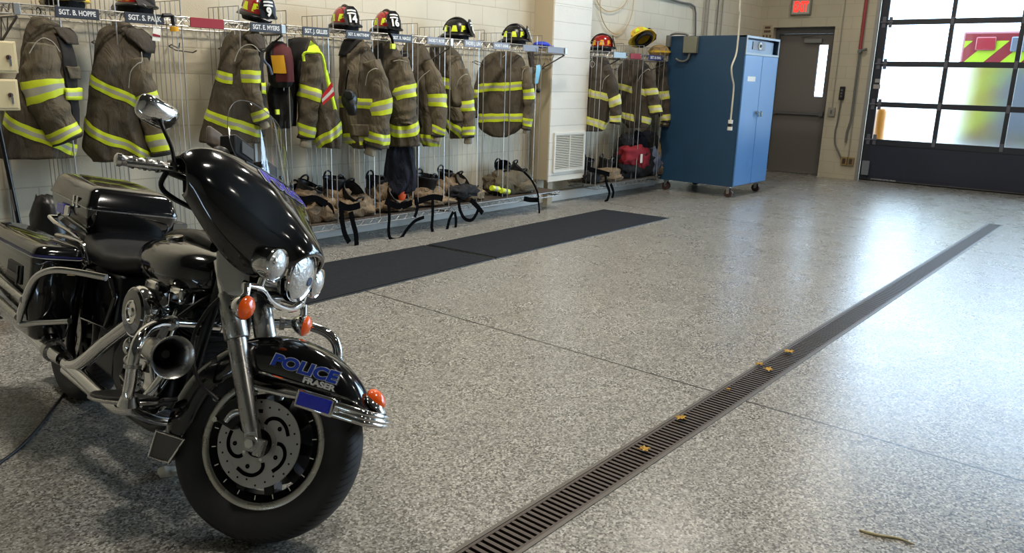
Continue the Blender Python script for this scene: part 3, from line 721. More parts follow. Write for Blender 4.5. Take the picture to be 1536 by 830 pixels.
rack('short wire gear rack between the air duct and the blue cabinet', x2a, x2b,
     [(904, 90), (935.5, 90), (966, 90), (998, 90)],
     [(922, 940, 'plateblue', ''), (947, 963, 'platered', ''), (975, 995, 'platenavy', 'SGT. B. KING')],
     [rx(931, 84), x2b-.03], [rx(925, 90, RB)])

# ------------------------------------------------------------------ beige lock boxes and the pole at the far left
for k, (pz0, pz1, nm) in enumerate(((62, 110, 'upper of two beige steel lock boxes at the left edge, hung on a steel post'), (119, 166, 'lower of two beige steel lock boxes at the left edge, hung on a steel post'))):
    yb = 5.42
    R_ = onY(26 if k == 0 else 29, (pz0+pz1)/2, yb); zt = onY(20, pz0, yb).z; zb_ = onY(20, pz1, yb).z
    t = thing('lock_box', (R_.x-.16, yb+.06, zb_), nm, 'lock box', 'lock boxes at the left edge')
    x1 = R_.x; x0 = x1-.34
    MB().bb(x0, x1, yb, yb+.12, zb_, zt).build('box', M['beige'], t, bevel=.006)
    dr = MB().bb(x0+.012, x1-.012, yb-.006, yb-.0005, zb_+.014, zt-.008).build('door', M['beige'], t, bevel=.003)
    lk = MB().cyl((x1-.05, yb-.0065, (zt+zb_)/2-.0), (x1-.05, yb-.014, (zt+zb_)/2), .013, 16)
    lk.build('lock', M['caster'], t)
    km = MB().bb(x1-.050, x1-.046, yb-.022, yb-.013, (zt+zb_)/2-.008, (zt+zb_)/2+.008); km.bb(x1-.052, x1-.040, yb-.020, yb-.017, (zt+zb_)/2-.052, (zt+zb_)/2-.01)
    km.build('key', M['steel'], t, smooth=0)
tag(MB().bb(1.60, 1.66, 5.545, 5.60, 0, 1.72).build('post', M['greydk'], None, origin=(1.63, 5.57, 0), smooth=0), 'grey steel post carrying the beige lock boxes at the left edge', 'post')
pa, pb = onY(-8, 160, 5.35), onY(42, 400, 5.2); d_ = (pb-pa)
pb = pa+d_*(pa.z/(pa.z-pb.z))
t = thing('pole', pb, 'slim black pole leaning at the left edge below the lock boxes', 'pole')
u_ = (pa-pb); top = pb+u_*1.02
MB().tube([pb+V((0, 0, .012)), top], .013, 12).build('shaft', M['blackmetal'], t)
k1, k2 = pb+u_*.52, pb+u_*.62
MB().tube([k1, k2], .0136, 12).build('marking', plain('grey marking', srgb(96, 92, 88), .5), t)

# ================================================================== coats
class Sheet:
    """upright plane through a coat, square to the line of sight from the aisle"""
    def __init__(s, px, py, y):
        s.a = onY(px, py, y); d = s.a-CAM; d.z = 0; s.n = d.normalized()
    def pt(s, px, py, off=0.0):
        d = ray(px, py); o = s.a-s.n*off
        return CAM+d*((o-CAM).dot(s.n)/d.dot(s.n))

def wob(p, k=1.0, sc=5.0):
    return V((noise.noise(p*sc), noise.noise(p*sc+V((9, 3, 1))), noise.noise(p*sc+V((4, 7, 2)))))*k

class Body:
    def __init__(s, sh, rows, depth, folds=.05, seed=0, off=0):
        s.sh, s.rows, s.depth, s.folds, s.seed, s.off = sh, sorted(rows), depth, folds, seed, off
        s.y0, s.y1 = s.rows[0][0], s.rows[-1][0]
    def S(s, th, y, grow=0.0):
        rows = s.rows; y = min(max(y, s.y0), s.y1)
        i = 0
        while i < len(rows)-2 and rows[i+1][0] < y: i += 1
        f = (y-rows[i][0])/max(1e-6, rows[i+1][0]-rows[i][0])
        p0, p1, p2, p3 = rows[max(i-1, 0)], rows[i], rows[i+1], rows[min(i+2, len(rows)-1)]
        def itp(k):
            m1 = (p2[k]-p0[k])*.5*(1 if i else .5); m2 = (p3[k]-p1[k])*.5
            if abs(p1[0]-p0[0]) > 1e-6 and i: m1 = (p2[k]-p0[k])/(p2[0]-p0[0])*(p2[0]-p1[0])
            if p3[0] != p2[0]: m2 = (p3[k]-p1[k])/(p3[0]-p1[0])*(p2[0]-p1[0])
            h = f
            return (2*h**3-3*h*h+1)*p1[k]+(h**3-2*h*h+h)*m1+(-2*h**3+3*h*h)*p2[k]+(h**3-h*h)*m2
        xl, xr = itp(1), itp(2)
        L, R = s.sh.pt(xl, y, s.off), s.sh.pt(xr, y, s.off)
        c = (L+R)/2; a = (R-L)/2; tt = (y-s.y0)/(s.y1-s.y0)
        dd = s.depth*min(1, .35+2.2*tt)
        dd = min(dd, a.length*1.25+.03)
        ct, st = math.cos(th), math.sin(th)
        e = .78
        cx = math.copysign(abs(ct)**e, ct); sx = math.copysign(abs(st)**e, st)
        wv = 1.1*noise.noise(V((th*.6, tt*2.2, s.seed)))
        fo = 1-s.folds*2.6*(.25+.75*tt)*(1+math.sin(6*th+s.seed*1.7+2*tt+2.2*wv))*.5*abs(st)-s.folds*1.8*(1+math.sin(11*th+s.seed-3*tt+3*wv))*.5*abs(st)*(.2+.8*tt)
        p = c+a*cx*(1+grow/max(.02, a.length))-s.sh.n*(sx*(dd*fo+grow))
        return p+wob(p+V((s.seed, 0, 0)), .012*min(1, .3+tt))+wob(p+V((s.seed, 5, 0)), .007, 13)
    def mesh(s, nt=72, ny=48, y0=None, y1=None):
        rings = []
        for i in range(ny):
            y = (y0 if y0 is not None else s.y0)+((y1 if y1 is not None else s.y1)-(y0 if y0 is not None else s.y0))*i/(ny-1)
            rings.append([s.S(2*PI*k/nt, y) for k in range(nt)])
        return MB().loft(rings, True, True, True)
    def patch(s, rows, grow=.010, nx=8, sub=4):
        rings = []
        R_ = []
        for a, b in zip(rows[:-1], rows[1:]):
            for i in range(sub): R_.append([a[k]+(b[k]-a[k])*i/sub for k in range(3)])
        R_.append(rows[-1])
        for y, xa, xb in R_:
            L, Rr = s.S(PI, y), s.S(0, y); ring = []
            # px edges of the coat at this height
            i = 0
            while i < len(s.rows)-2 and s.rows[i+1][0] < y: i += 1
            f = min(1, max(0, (y-s.rows[i][0])/max(1e-6, s.rows[i+1][0]-s.rows[i][0])))
            xl = s.rows[i][1]+(s.rows[i+1][1]-s.rows[i][1])*f; xr = s.rows[i][2]+(s.rows[i+1][2]-s.rows[i][2])*f
            for k in range(nx+1):
                x = xa+(xb-xa)*k/nx; c = max(-1, min(1, (x-(xl+xr)/2)/max(1, (xr-xl)/2)))
                ring.append(s.S(math.acos(math.copysign(abs(c)**(1/.78), c)), y, grow))
            rings.append(ring)
        return MB().loft(rings, False)
    def band(s, yl, yr, h, grow=.006, sag=0.0, th0=0.0, th1=2*PI, nt=90):
        rings = []
        for j in range(5):
            v = -1+2*j/4; ring = []
            for k in range(nt+1):
                th = th0+(th1-th0)*k/nt
                f = (math.cos(th)+1)/2
                y = yl+(yr-yl)*f+sag*4*f*(1-f)+v*h
                ring.append(s.S(th, y, grow if 0 < j < 4 else grow*.6))
            rings.append(ring)
        return MB().loft(rings, False)

class Sleeve:
    def __init__(s, sh, path, off, flat=.8, seed=0):
        s.sh = sh; s.c = [sh.pt(x, y, off+(q[0] if q else 0)) for x, y, r, *q in path]
        k = [(c-CAM).dot(CF)/FPX for c in s.c]
        s.r = [V((r*kk, 0, 0)) for (x, y, r, *q), kk in zip(path, k)]; s.flat = flat; s.seed = seed
    def S(s, th, t, grow=0.0):
        c = cr(s.c, t); r = cr(s.r, t).x
        d = (cr(s.c, min(1, t+.02))-cr(s.c, max(0, t-.02))).normalized()
        u = d.cross(s.sh.n).normalized()
        w = d.cross(u).normalized()
        fo = 1-.07*(1+math.sin(7*t*6+s.seed+2*math.cos(th)))*.5*(t > .08)
        p = c+u*(math.cos(th)*(r*fo+grow))+w*(math.sin(th)*(r*s.flat*fo+grow))
        cz = .010*math.sin(26*t+3*math.sin(th+s.seed)+s.seed)*(.4+.6*noise.noise(V((t*5, s.seed, 0))))
        return p+wob(p+V((0, s.seed, 0)), .010)+wob(p+V((3, s.seed, 0)), .006, 14)+(u*math.cos(th)+w*math.sin(th))*cz
    def mesh(s, n=48, seg=28):
        rings = []
        # rounded shoulder
        for q in (.25, .6, .85): rings.append([s.c[0]+(s.S(2*PI*k/seg, 0)-s.c[0])*q+(s.c[0]-cr(s.c, .06))*(1-q)*.35 for k in range(seg)])
        for i in range(n): rings.append([s.S(2*PI*k/seg, i/(n-1)) for k in range(seg)])
        return MB().loft(rings, True, True, True)
    def band(s, t0, t1, tilt=0.0, grow=.005, seg=30):
        rings = []
        for j in range(5):
            v = j/4; rings.append([s.S(2*PI*k/seg, t0+(t1-t0)*v+tilt*math.cos(2*PI*k/seg), grow if 0 < j < 4 else grow*.6) for k in range(seg+1)])
        return MB().loft(rings, False)

def make_coat(label, y, rows, depth, trims=(), sleeves=(), collar=None, piping=(), seed=0, cloth='coat', tm='trim', folds=.05, hem=True, extra=None, group='turnout coats hanging in the racks', patches=()):
    mid = rows[len(rows)//2]
    sh = Sheet((mid[1]+mid[2])/2, mid[0], y)
    B = Body(sh, rows, depth, folds, seed)
    top = sh.pt((rows[0][1]+rows[0][2])/2, rows[0][0]); bot = sh.pt((rows[-1][1]+rows[-1][2])/2, rows[-1][0])
    t = thing('turnout_coat', (top.x, top.y, bot.z), label, 'coat', group)
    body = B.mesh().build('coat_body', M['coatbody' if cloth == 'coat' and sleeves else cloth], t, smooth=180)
    for q in trims:
        B.band(*q[:3], sag=q[3] if len(q) > 3 else 0, th0=q[4] if len(q) > 4 else 0, th1=q[5] if len(q) > 5 else 2*PI).build('reflective_trim', M[tm], body, smooth=180)
    for nm, mt, rw, gr in patches:
        B.patch(rw, gr).build(nm, M[mt], t, smooth=180, solid=.008, soff=0)
    if collar:
        C_ = Body(sh, collar, depth*.42, .02, seed+3, off=.015)
        ring = []
        for i in range(10):
            yy = C_.y1+(C_.y0-C_.y1)*i/9; ring.append([C_.S(2*PI*k/26, yy) for k in range(26)])
        ctr = sum(ring[-1], V((0, 0, 0)))/26
        ring.append([p+(ctr-p)*.18 for p in ring[-1]])
        ring.append([p+(ctr-p)*.25-V((0, 0, .05)) for p in ring[-2]])
        MB().loft(ring, True, True, True).build('collar', M[cloth], t, smooth=180)
    lp = sh.pt((rows[0][1]+rows[0][2])/2, rows[0][0]-1)
    MB().tube([lp-V((0, 0, .05)), lp+V((0, 0, .01)), lp+V((.012, 0, .04)), lp+V((0, 0, .065)), lp+V((-.012, 0, .05))], .003, 6, smooth=4).build('hanging_loop', M['coatin'], t)
    for k, sl in enumerate(sleeves):
        S_ = Sleeve(sh, sl['path'], sl.get('off', depth*.55), sl.get('flat', .8), seed+k)
        so = S_.mesh().build('sleeve', M[sl.get('cloth', cloth)], t, smooth=180)
        for b in sl.get('bands', ()): S_.band(*b).build('reflective_trim', M[tm], so, smooth=180)
        if sl.get('cuff', True): S_.band(.955, 1.0, 0, .004).build('cuff', M['coatin'], so, smooth=180)
        if sl.get('wrist'):
            e0 = S_.c[-1]; d = (S_.c[-1]-S_.c[-2]).normalized(); r = S_.r[-1].x
            L = sl['wrist']
            MB().tube([e0-d*.02, e0+d*L*.4, e0+d*L*.85, e0+d*L], [r*.62, r*.6, r*.66, r*.5], 14).build('wristlet', M['knit'], so, smooth=180)
    for pts in piping:
        MB().tube([sh.pt(px, py, off) for px, py, off in pts], .0032, 6, smooth=5).build('piping', M['piping'], t)
    if extra: extra(t, sh, B)
    return t, sh, B

YC = 5.74
make_coat('nearest turnout coat at the far left, its sleeve in front, beside the beige lock boxes', YC,
    [(28, 46, 72), (40, 40, 92), (52, 36, 104), (70, 32, 108), (100, 28, 112), (140, 18, 116), (180, 6, 117), (212, -6, 114), (236, -4, 112)], .19,
    trims=[(176, 226, 8.5), (128, 144, 8, 0, -.1, PI*.36)],
    sleeves=[dict(path=[(62, 66, 20), (63, 95, 27), (64, 125, 29), (74, 158, 27), (88, 188, 24), (101, 212, 23)], off=.15, bands=[(.36, .55, -.03), (.83, .95, -.02)])],
    collar=[(26, 46, 70), (46, 44, 96), (66, 60, 108)],
    piping=[[(44, 80, .27), (54, 64, .28), (66, 57, .29), (80, 64, .29), (90, 78, .28)]], patches=[('lining', 'coatin', [(56, 82, 98), (75, 88, 106), (100, 91, 110), (150, 101, 113), (204, 109, 115)], .012), ('collar_flap', 'coatdk', [(42, 76, 98), (54, 84, 106), (66, 94, 108)], .035), ('pocket_flap', 'coat', [(100, 94, 110), (108, 96, 113), (118, 99, 114)], .024), ('reflective_trim', 'trim', [(131, 92, 117), (149, 94, 118)], .03)], seed=1)
make_coat('second turnout coat from the left, hanging behind the motorcycle mirror', YC,
    [(33, 172, 188), (44, 152, 205), (58, 144, 222), (78, 142, 224), (100, 139, 218), (130, 134, 214), (165, 130, 216), (200, 127, 220), (222, 125, 228), (240, 140, 226)], .19,
    trims=[(118, 160, 8.5, 0), (184, 238, 8.5)],
    sleeves=[dict(path=[(205, 88, 15), (211, 120, 19), (220, 155, 18), (231, 190, 16), (243, 234, 14)], off=.12, bands=[(.40, .53, -.02), (.81, .94, .0)])],
    collar=[(32, 168, 192), (50, 170, 216), (72, 196, 231)],
    piping=[[(193, 132, .20), (196, 108, .25), (206, 96, .26), (213, 92, .25), (212, 78, .24)]], patches=[('lining', 'coatin', [(66, 204, 223), (90, 212, 226), (120, 213, 222), (142, 214, 218)], .012), ('collar_flap', 'coatdk', [(44, 178, 204), (60, 192, 222), (80, 212, 227)], .032)], seed=2)
make_coat('turnout coat seen through the motorcycle windshield, left of the dark red gear bag', YC,
    [(46, 346, 382), (56, 338, 388), (72, 332, 392), (100, 327, 392), (130, 320, 394), (160, 311, 396), (190, 304, 396), (212, 299, 394)], .18,
    trims=[(112, 128, 7.5, 0, PI*.55, PI*1.2), (170, 198, 8), (124, 134, 8, 0, -.3, PI*.25)],
    sleeves=[dict(path=[(374, 74, 12), (375, 100, 14), (376, 130, 14), (382, 155, 13), (394, 182, 11)], off=.14, bands=[(.30, .45, 0), (.84, .95, 0)], wrist=.06)],
    collar=[(44, 358, 388), (58, 362, 392), (72, 372, 392)],
    piping=[[(352, 92, .19), (358, 76, .2), (368, 68, .21), (380, 68, .21), (390, 78, .19)]], patches=[('lining', 'coatin', [(76, 386, 393), (130, 388, 395), (205, 390, 397)], .012), ('collar_flap', 'coatdk', [(52, 364, 388), (64, 372, 392), (74, 382, 393)], .03), ('reflective_trim', 'trim', [(124, 387, 400), (141, 388, 401)], .02)], seed=3)
def vest(t, sh, B):
    mb = MB()
    for pts in ([(454, 84), (458, 79), (470, 79), (481, 80), (486, 92), (489, 112), (494, 136), (502, 164)], [(455, 84), (456, 92)]):
        mb.tube([sh.pt(x, y, .30) for x, y in pts], .012, 6, smooth=5)
    mb.prism([sh.pt(466, 61, .10), sh.pt(460, 78, .22), sh.pt(482, 79, .22), sh.pt(477, 70, .16)], -sh.n*.015)
    mb.prism([sh.pt(486, 105, .285), sh.pt(491, 105, .27), sh.pt(506, 166, .22), sh.pt(500, 160, .26)], -sh.n*.012)
    v = mb.build('hi_vis_vest', M['hivis'], t, smooth=60)
    ring = []
    q = [(483, 146, 497, 128), (486, 151, 500, 134), (489, 155, 501, 141)]
    MB().loft([[sh.pt(483, 144, .36), sh.pt(498, 123, .35)], [sh.pt(483, 151, .36), sh.pt(500, 134, .34)], [sh.pt(484, 158, .355), sh.pt(502, 143, .335)]], False).build('vest_patch', M['patch'], v, solid=.006, smooth=0)
make_coat('turnout coat with a lime hi-vis vest over it and a red and white patch', YC,
    [(56, 440, 470), (66, 434, 476), (84, 432, 484), (110, 437, 494), (145, 448, 500), (180, 458, 509), (205, 468, 513), (221, 476, 512)], .18,
    trims=[(218, 191, 8)],
    sleeves=[dict(path=[(469, 84, 12), (468, 110, 17), (464, 145, 17), (461, 180, 15), (459, 209, 13)], off=.16, bands=[(.40, .53, .02), (.81, .94, .02)], wrist=.07)],
    piping=[], patches=[('lining', 'coatin', [(58, 440, 462), (90, 433, 452), (128, 442, 452)], .014)], seed=4, extra=vest)
make_coat('turnout coat with a black breathing mask hanging against its chest', YC,
    [(58, 516, 545), (72, 511, 556), (95, 509, 566), (125, 508, 575), (155, 509, 580), (185, 510, 584), (208, 514, 585), (222, 530, 584)], .19,
    trims=[(152, 157, 8), (208, 208, 8)],
    sleeves=[dict(path=[(557, 92, 13), (564, 118, 16), (570, 146, 17.5), (570, 178, 17), (564, 200, 16), (557, 222, 14)], off=.14, bands=[(.43, .56, -.02), (.79, .91, -.01)], wrist=.07)],
    collar=[(56, 520, 545), (74, 518, 552), (92, 512, 548)],
    piping=[[(548, 128, .20), (552, 110, .25), (562, 103, .26), (567, 104, .25)]], patches=[('lining', 'coatin', [(60, 518, 543), (70, 514, 532), (84, 511, 520)], .014), ('pocket_flap', 'coat', [(186, 528, 552), (194, 530, 553), (203, 531, 553)], .018), ('storm_flap', 'coat', [(80, 522, 540), (120, 520, 536), (160, 520, 534), (218, 530, 540)], .010)], seed=5)
make_coat('turnout coat hanging above the navy shirt, one straight tape band on its sleeve', YC+.03,
    [(60, 562, 584), (74, 560, 596), (92, 562, 608), (118, 570, 616), (150, 578, 623), (180, 583, 627), (205, 583, 630), (218, 584, 630)], .18,
    trims=[(191, 188, 8, 7)],
    sleeves=[dict(path=[(597, 88, 14), (603, 115, 18), (606, 142, 19), (606, 168, 19), (605, 185, 17)], off=.10, bands=[(.38, .55, -.03)], cuff=False)],
    collar=[(58, 560, 582), (74, 556, 588)],
    piping=[[(590, 92, .25), (600, 90, .27), (611, 93, .25)]], patches=[('lining', 'coatin', [(62, 561, 574), (100, 562, 576), (140, 568, 584), (182, 578, 588)], .010)], seed=6)
make_coat('turnout coat with a white loop at its neck, its sleeve folded across the front', YC+.03,
    [(64, 608, 634), (76, 602, 642), (95, 604, 649), (120, 612, 657), (150, 622, 664), (180, 626, 666), (205, 626, 662), (218, 634, 660)], .18,
    trims=[(206, 213, 8)],
    sleeves=[dict(path=[(640, 92, 9), (650, 120, 14), (655, 148, 15), (658, 178, 13), (655, 205, 11)], off=.13, bands=[(.44, .60, .02), (.84, .93, .02)], wrist=.05)],
    piping=[[(627, 130, .2), (630, 118, .24), (645, 105, .25)], [(605, 80, .16), (612, 80, .17), (612, 86, .17), (606, 88, .16)]], patches=[('lining', 'coatin', [(78, 603, 614), (130, 614, 626), (190, 625, 634)], .010)], seed=7)
make_coat('turnout coat left of the open gap, two tape bands slanting across its front', YC+.03,
    [(68, 646, 676), (80, 643, 688), (98, 646, 696), (120, 650, 701), (145, 656, 703), (170, 662, 703), (192, 668, 700), (208, 676, 692)], .17,
    trims=[(122, 142, 8, -5), (180, 206, 7.5)],
    sleeves=[dict(path=[(692, 104, 9), (697, 130, 12), (700, 158, 12.5), (702, 185, 11), (702, 207, 10)], off=.10, bands=[(.44, .58, .0), (.80, .93, .0)], wrist=.06)],
    piping=[[(685, 132, .16), (688, 120, .19), (697, 112, .2), (702, 112, .18)]], patches=[('pocket_flap', 'coat', [(160, 672, 688), (170, 674, 692), (180, 678, 693)], .016), ('storm_flap', 'coat', [(84, 668, 690), (130, 676, 692), (158, 680, 692)], .008)], seed=8)
make_coat('turnout coat hanging square with its back outwards, just left of the air duct', YC+.06,
    [(77, 744, 766), (82, 732, 778), (90, 724, 786), (102, 720, 788), (130, 718, 787), (155, 717, 786), (178, 717, 785), (192, 719, 782), (200, 727, 774), (205, 738, 762)], .12,
    trims=[(132, 128, 6.2), (176, 176, 6.2)],
    sleeves=[dict(path=[(787, 100, 6), (791, 125, 8.5), (793, 150, 8.5), (792, 175, 8), (789, 194, 7)], off=.06, bands=[(.34, .49, 0), (.77, .90, 0)], wrist=.05),
             dict(path=[(722, 102, 4), (717, 130, 5.5), (716, 152, 5.5), (718, 176, 5)], off=-.02, bands=[(.40, .58, 0)])],
    piping=[[(783, 120, .10), (784, 108, .11), (788, 102, .11)], [(754, 86, .12), (758, 82, .12), (758, 78, .11)]], seed=9, folds=.03)
make_coat('turnout coat at the left end of the short rack, a white ring at its neck', YC,
    [(84, 890, 908), (94, 884, 914), (110, 883, 919), (135, 882, 918), (160, 879, 915), (180, 877, 912), (196, 876, 906)], .17, cloth='coatdk', tm='trimpale',
    trims=[(138, 148, 5.5), (178, 190, 5.5)],
    sleeves=[dict(path=[(912, 104, 7), (917, 128, 9.5), (922, 152, 9.5), (924, 172, 9), (922, 186, 8)], off=.11, bands=[(.42, .58, -.02), (.78, .92, -.02)])],
    piping=[[(886, 93, .18), (889, 92, .18), (892, 96, .18), (889, 101, .18), (886, 99, .18), (886, 93, .18)], [(903, 134, .16), (906, 120, .18), (914, 112, .19)]], seed=10)
make_coat('turnout coat in the middle of the short rack, hanging square with slanting tape', YC+.04,
    [(90, 936, 964), (100, 928, 974), (118, 927, 979), (145, 929, 979), (165, 931, 978), (182, 934, 976), (191, 942, 974)], .13, cloth='coatdk', tm='trimpale',
    trims=[(129, 143, 5, 0), (172, 182, 5)],
    sleeves=[dict(path=[(970, 104, 6), (975, 128, 9), (980, 150, 9.5), (985, 172, 9)], off=.12, bands=[(.40, .55, .03), (.78, .93, .02)])],
    piping=[[(957, 122, .14), (962, 112, .16), (972, 104, .17), (975, 106, .16)]], patches=[('storm_flap', 'coatdk', [(96, 948, 960), (140, 949, 961), (186, 952, 962)], .008)], seed=11, folds=.03)
make_coat('turnout coat at the right end of the short rack, against the blue cabinet', YC+.0,
    [(88, 986, 998), (98, 984, 1001), (120, 984, 1002), (150, 985, 1004), (175, 988, 1005), (190, 990, 1004)], .13, cloth='coatdk', tm='trimpale',
    trims=[(145, 141, 5), (181, 177, 5)],
    sleeves=[dict(path=[(992, 106, 7), (994, 130, 9), (996, 158, 9), (998, 184, 8)], off=.07, bands=[(.42, .56, 0), (.82, .94, 0)], wrist=.03)],
    seed=12)
# dark coat hanging behind the hi-vis one
make_coat('dark coat mostly hidden behind the hi-vis vest coat, its hood forward', YC+.10,
    [(58, 432, 452), (75, 424, 456), (110, 420, 452), (150, 418, 446), (188, 420, 444)], .12, cloth='black', tm='trimpale', seed=13, group=None)
# ================================================================== helmets on the upper shelf
def make_helmet(label, px, py, shell, number=None, rotz=-PI/2, y=5.80, z=None, rot=None, scale=1.0, brim='same', patches='lime', group='fire helmets on the upper shelves', shield='blackmetal', loc=None):
    p = loc or onY(px, py, y)
    loc = V((p.x, y, (ZU1+.006) if z is None else z)) if not isinstance(p, V) or loc is None else loc
    t = thing('fire_helmet', loc, label, 'helmet', group)
    t.rotation_euler = rot or (0, 0, rotz); t.scale = (scale,)*3
    L = lambda mb, nm, m, par=t, **k: mb.build(nm, M[m], par, local=True, **k)
    # dome
    rings = []
    for i in range(13):
        a = PI/2*i/12*.985; s = math.cos(a)**.72; h = math.sin(a)
        rings.append([V((.138*s*math.cos(q)-.008*h, .112*s*math.sin(q), .05+.155*h)) for q in [2*PI*k/36 for k in range(36)]])
    L(MB().loft(rings, True, False, True), 'shell', shell, smooth=60)
    # swept brim, long at the back
    rings = []
    for r_, dz in ((.98, .012), (1.02, .002), (1.15, -.006), (1.27, -.014), (1.30, -.006), (1.24, .004), (1.05, .016)):
        ring = []
        for k in range(40):
            q = 2*PI*k/40; back = max(0, -math.cos(q)); e = (r_-1)
            x = .138*math.cos(q)*(1+e*(.8+1.5*back**2)); yv = .112*math.sin(q)*(1+e*1.1)
            ring.append(V((x, yv, .05+dz-.05*back**2*max(0, e)*2.6)))
        rings.append(ring)
    L(MB().loft(rings, True), 'brim', ('blackmetal' if shell == 'red' else shell) if brim == 'same' else brim, smooth=60)
    # raised comb and side ribs
    mb = MB(); mb.tube([V((.145*math.cos(a)-.006, 0, .055+.160*math.sin(a))) for a in [PI*.12+PI*.80*i/14 for i in range(15)]], .013, 8)
    for s in (-1, 1):
        mb.tube([V((.128*math.cos(a)-.006, s*.055*(1-.25*math.sin(a)), .052+.146*math.sin(a))) for a in [PI*.14+PI*.76*i/12 for i in range(13)]], .006, 6)
    L(mb, 'comb', 'blackmetal' if shell == 'red' else shell)
    # liner under the brim
    L(MB().lathe([(.112, .052), (.118, .02), (.112, -.0), (.09, .0), (.09, .045)], (0, 0, 0), (0, 0, 1), 28), 'ear_flap', 'black')
    # front shield plate
    pts = [(-.062, .01), (-.073, .085), (-.056, .140), (-.025, .168), (.025, .168), (.056, .140), (.073, .085), (.062, .01), (0, -.006)]
    fx = lambda y_, z_: V((.185-(z_)*.32-3.2*y_*y_, y_, .035+z_))
    L(MB().prism([fx(a, b) for a, b in pts], (-.006, 0, -.002)), 'front_shield', shield, smooth=0)
    fsh = [c for c in t.children if c.name.startswith('front_shield')][-1]
    if number:
        vs, fs = text_mesh(number, .085, .004, 0, .0015)
        L(MB().add([fx(q.x, .06+q.y)+V((.0035+q.z, 0, .001)) for q in vs], fs), 'number', 'whitetext', fsh, smooth=0, norm=False)
    mb = MB()
    for z0 in (.10, .124): mb.add([fx(-.042, z0)+V((.003, 0, 0)), fx(.042, z0)+V((.003, 0, 0)), fx(.038, z0+.013)+V((.003, 0, 0)), fx(-.038, z0+.013)+V((.003, 0, 0)), fx(0, z0+.004)+V((.0035, 0, 0)), fx(0, z0+.017)+V((.0035, 0, 0))], [(0, 4, 5, 3), (4, 1, 2, 5)])
    L(mb, 'shield_stripe', 'whitetext', fsh, smooth=0, norm=False)
    for s in (-1, 1):
        for q0 in (-.75, .08, .82):
            rows = []
            for zz in (.078, .105, .138):
                a = math.asin(min(1, (zz-.05)/.155)); sc = math.cos(a)**.72*1.0+.03
                row = []
                for dq in (-.19, -.06, .06, .19):
                    q = PI/2-q0+dq*(1.3-(zz-.078)*9); row.append(V((.138*sc*math.cos(q)-.008, s*.112*sc*math.sin(q), zz)))
                rows.append(row)
            L(MB().loft(rows, False), 'reflective_patch', patches, smooth=0)
    return t
_x = V((.90, -.42, .05)).normalized(); _z = V((.30, .66, .69)); _z = (_z-_x*_z.dot(_x)).normalized(); _y = _z.cross(_x)
YROT = Matrix((_x, _y, _z)).transposed().to_euler()
make_helmet('fire helmet with yellow brim above the leftmost name plate, cut off by the picture top', 98, 6, 'yellow', z=ZU1+.012)
make_helmet('red fire helmet above the second name plate, mostly cut off by the picture top', 204, 22, 'red', z=ZU1+.012, patches='lime')
make_helmet('red fire helmet with number 9 on its shield, tilted forward on the shelf', 386, 40, 'red', '9', rot=(0, .24, -PI/2-.05), z=ZU1+.035, y=5.78)
make_helmet('red fire helmet with number 14 on its shield', 518, 48, 'red', '14', rotz=-PI/2-.28)
make_helmet('red fire helmet with number 16 on its shield', 580, 54, 'red', '16', rotz=-PI/2-.25)
make_helmet('black fire helmet with lime patches, left of the two black helmets', 686, 62, 'blackmetal', '6', rotz=-PI/2+.45, shield='blackmetal')
make_helmet('black fire helmet with lime patches, nearer the air duct of the two black helmets', 773, 66, 'blackmetal', '2', rotz=-PI/2+.5, shield='blackmetal')
make_helmet('red fire helmet with a yellow patch on the short rack by the air duct', 903, 78, 'red', rotz=-PI/2+.5, patches='amberpatch')
make_helmet('yellow fire helmet tipped on its side so its hollow faces the room', 966, 76, 'yellow', rot=YROT, z=ZU1+.19, y=5.78, scale=1.08)
p = onY(989, 78, 5.78); t = thing('field_cap', (p.x, 5.78, ZU1+.004), 'tan cap with a yellow stripe beside the tipped yellow helmet', 'cap')
MB().ball((0, 0, .06), (.16, .14, .10), 20, 10).build('crown', M['brownbag'], t, local=True)
MB().lathe([(.158, .05), (.160, .075)], (0, 0, 0), (0, 0, 1), 24).build('stripe', M['yellow'], t, local=True)
p = onY(812, 72, 5.74); t = thing('cloth_cap', (p.x, 5.74, ZU1+.004), 'royal blue cloth cap on the shelf right of the black helmets', 'cap')
MB().ball((0, 0, .022), (.11, .09, .038), 18, 8).build('crown', M['cap'], t, local=True)
MB().prism([(-.05, -.08, .01), (-.04, -.15, .006), (.04, -.15, .006), (.05, -.08, .01)], (0, 0, .006)).build('peak', M['cap'], t, local=True, smooth=0)

# little things hanging from the upper rack
def hang(name, label, cat, parts):
    o = None
    t = thing(name, parts[0][0].v[0], label, cat)
    for mb, nm, m in parts: mb.build(nm, M[m], t, smooth=40)
    return t
q = lambda px, py, y=RF-.03: onY(px, py, y)
cardm = MB().hexa([q(229.5, 42), q(241, 43), q(240, 62), q(228, 61)], [q(229.5, 42)-V((0, .004, 0)), q(241, 43)-V((0, .004, 0)), q(240, 62)-V((0, .004, 0)), q(228, 61)-V((0, .004, 0))])
strm = MB().tube([q(231, 18), q(234, 30), q(235, 42)], .004, 6)
brm = MB().hexa([q(229, 50, RF-.036), q(240.5, 53, RF-.036), q(240.5, 56, RF-.036), q(229, 54, RF-.036)], [q(229, 50, RF-.037), q(240.5, 53, RF-.037), q(240.5, 56, RF-.037), q(229, 54, RF-.037)])
hang('name_tag_card', 'white and red tag card hanging below the second name plate', 'tag', [(cardm, 'card', 'paper'), (strm, 'cord', 'whitetext'), (brm, 'red_bar', 'redcloth')])
hk = MB().tube([q(244, 23), q(256, 23), q(259, 24), q(260.5, 38)], .014, 8); tip = MB().cyl(q(261, 40), q(262, 47), .03)
hang('flashlight', 'black right-angle flashlight with amber end hooked on the rack near the red plate', 'flashlight', [(hk, 'body', 'dark'), (tip, 'lens_cap', 'amberpatch')])
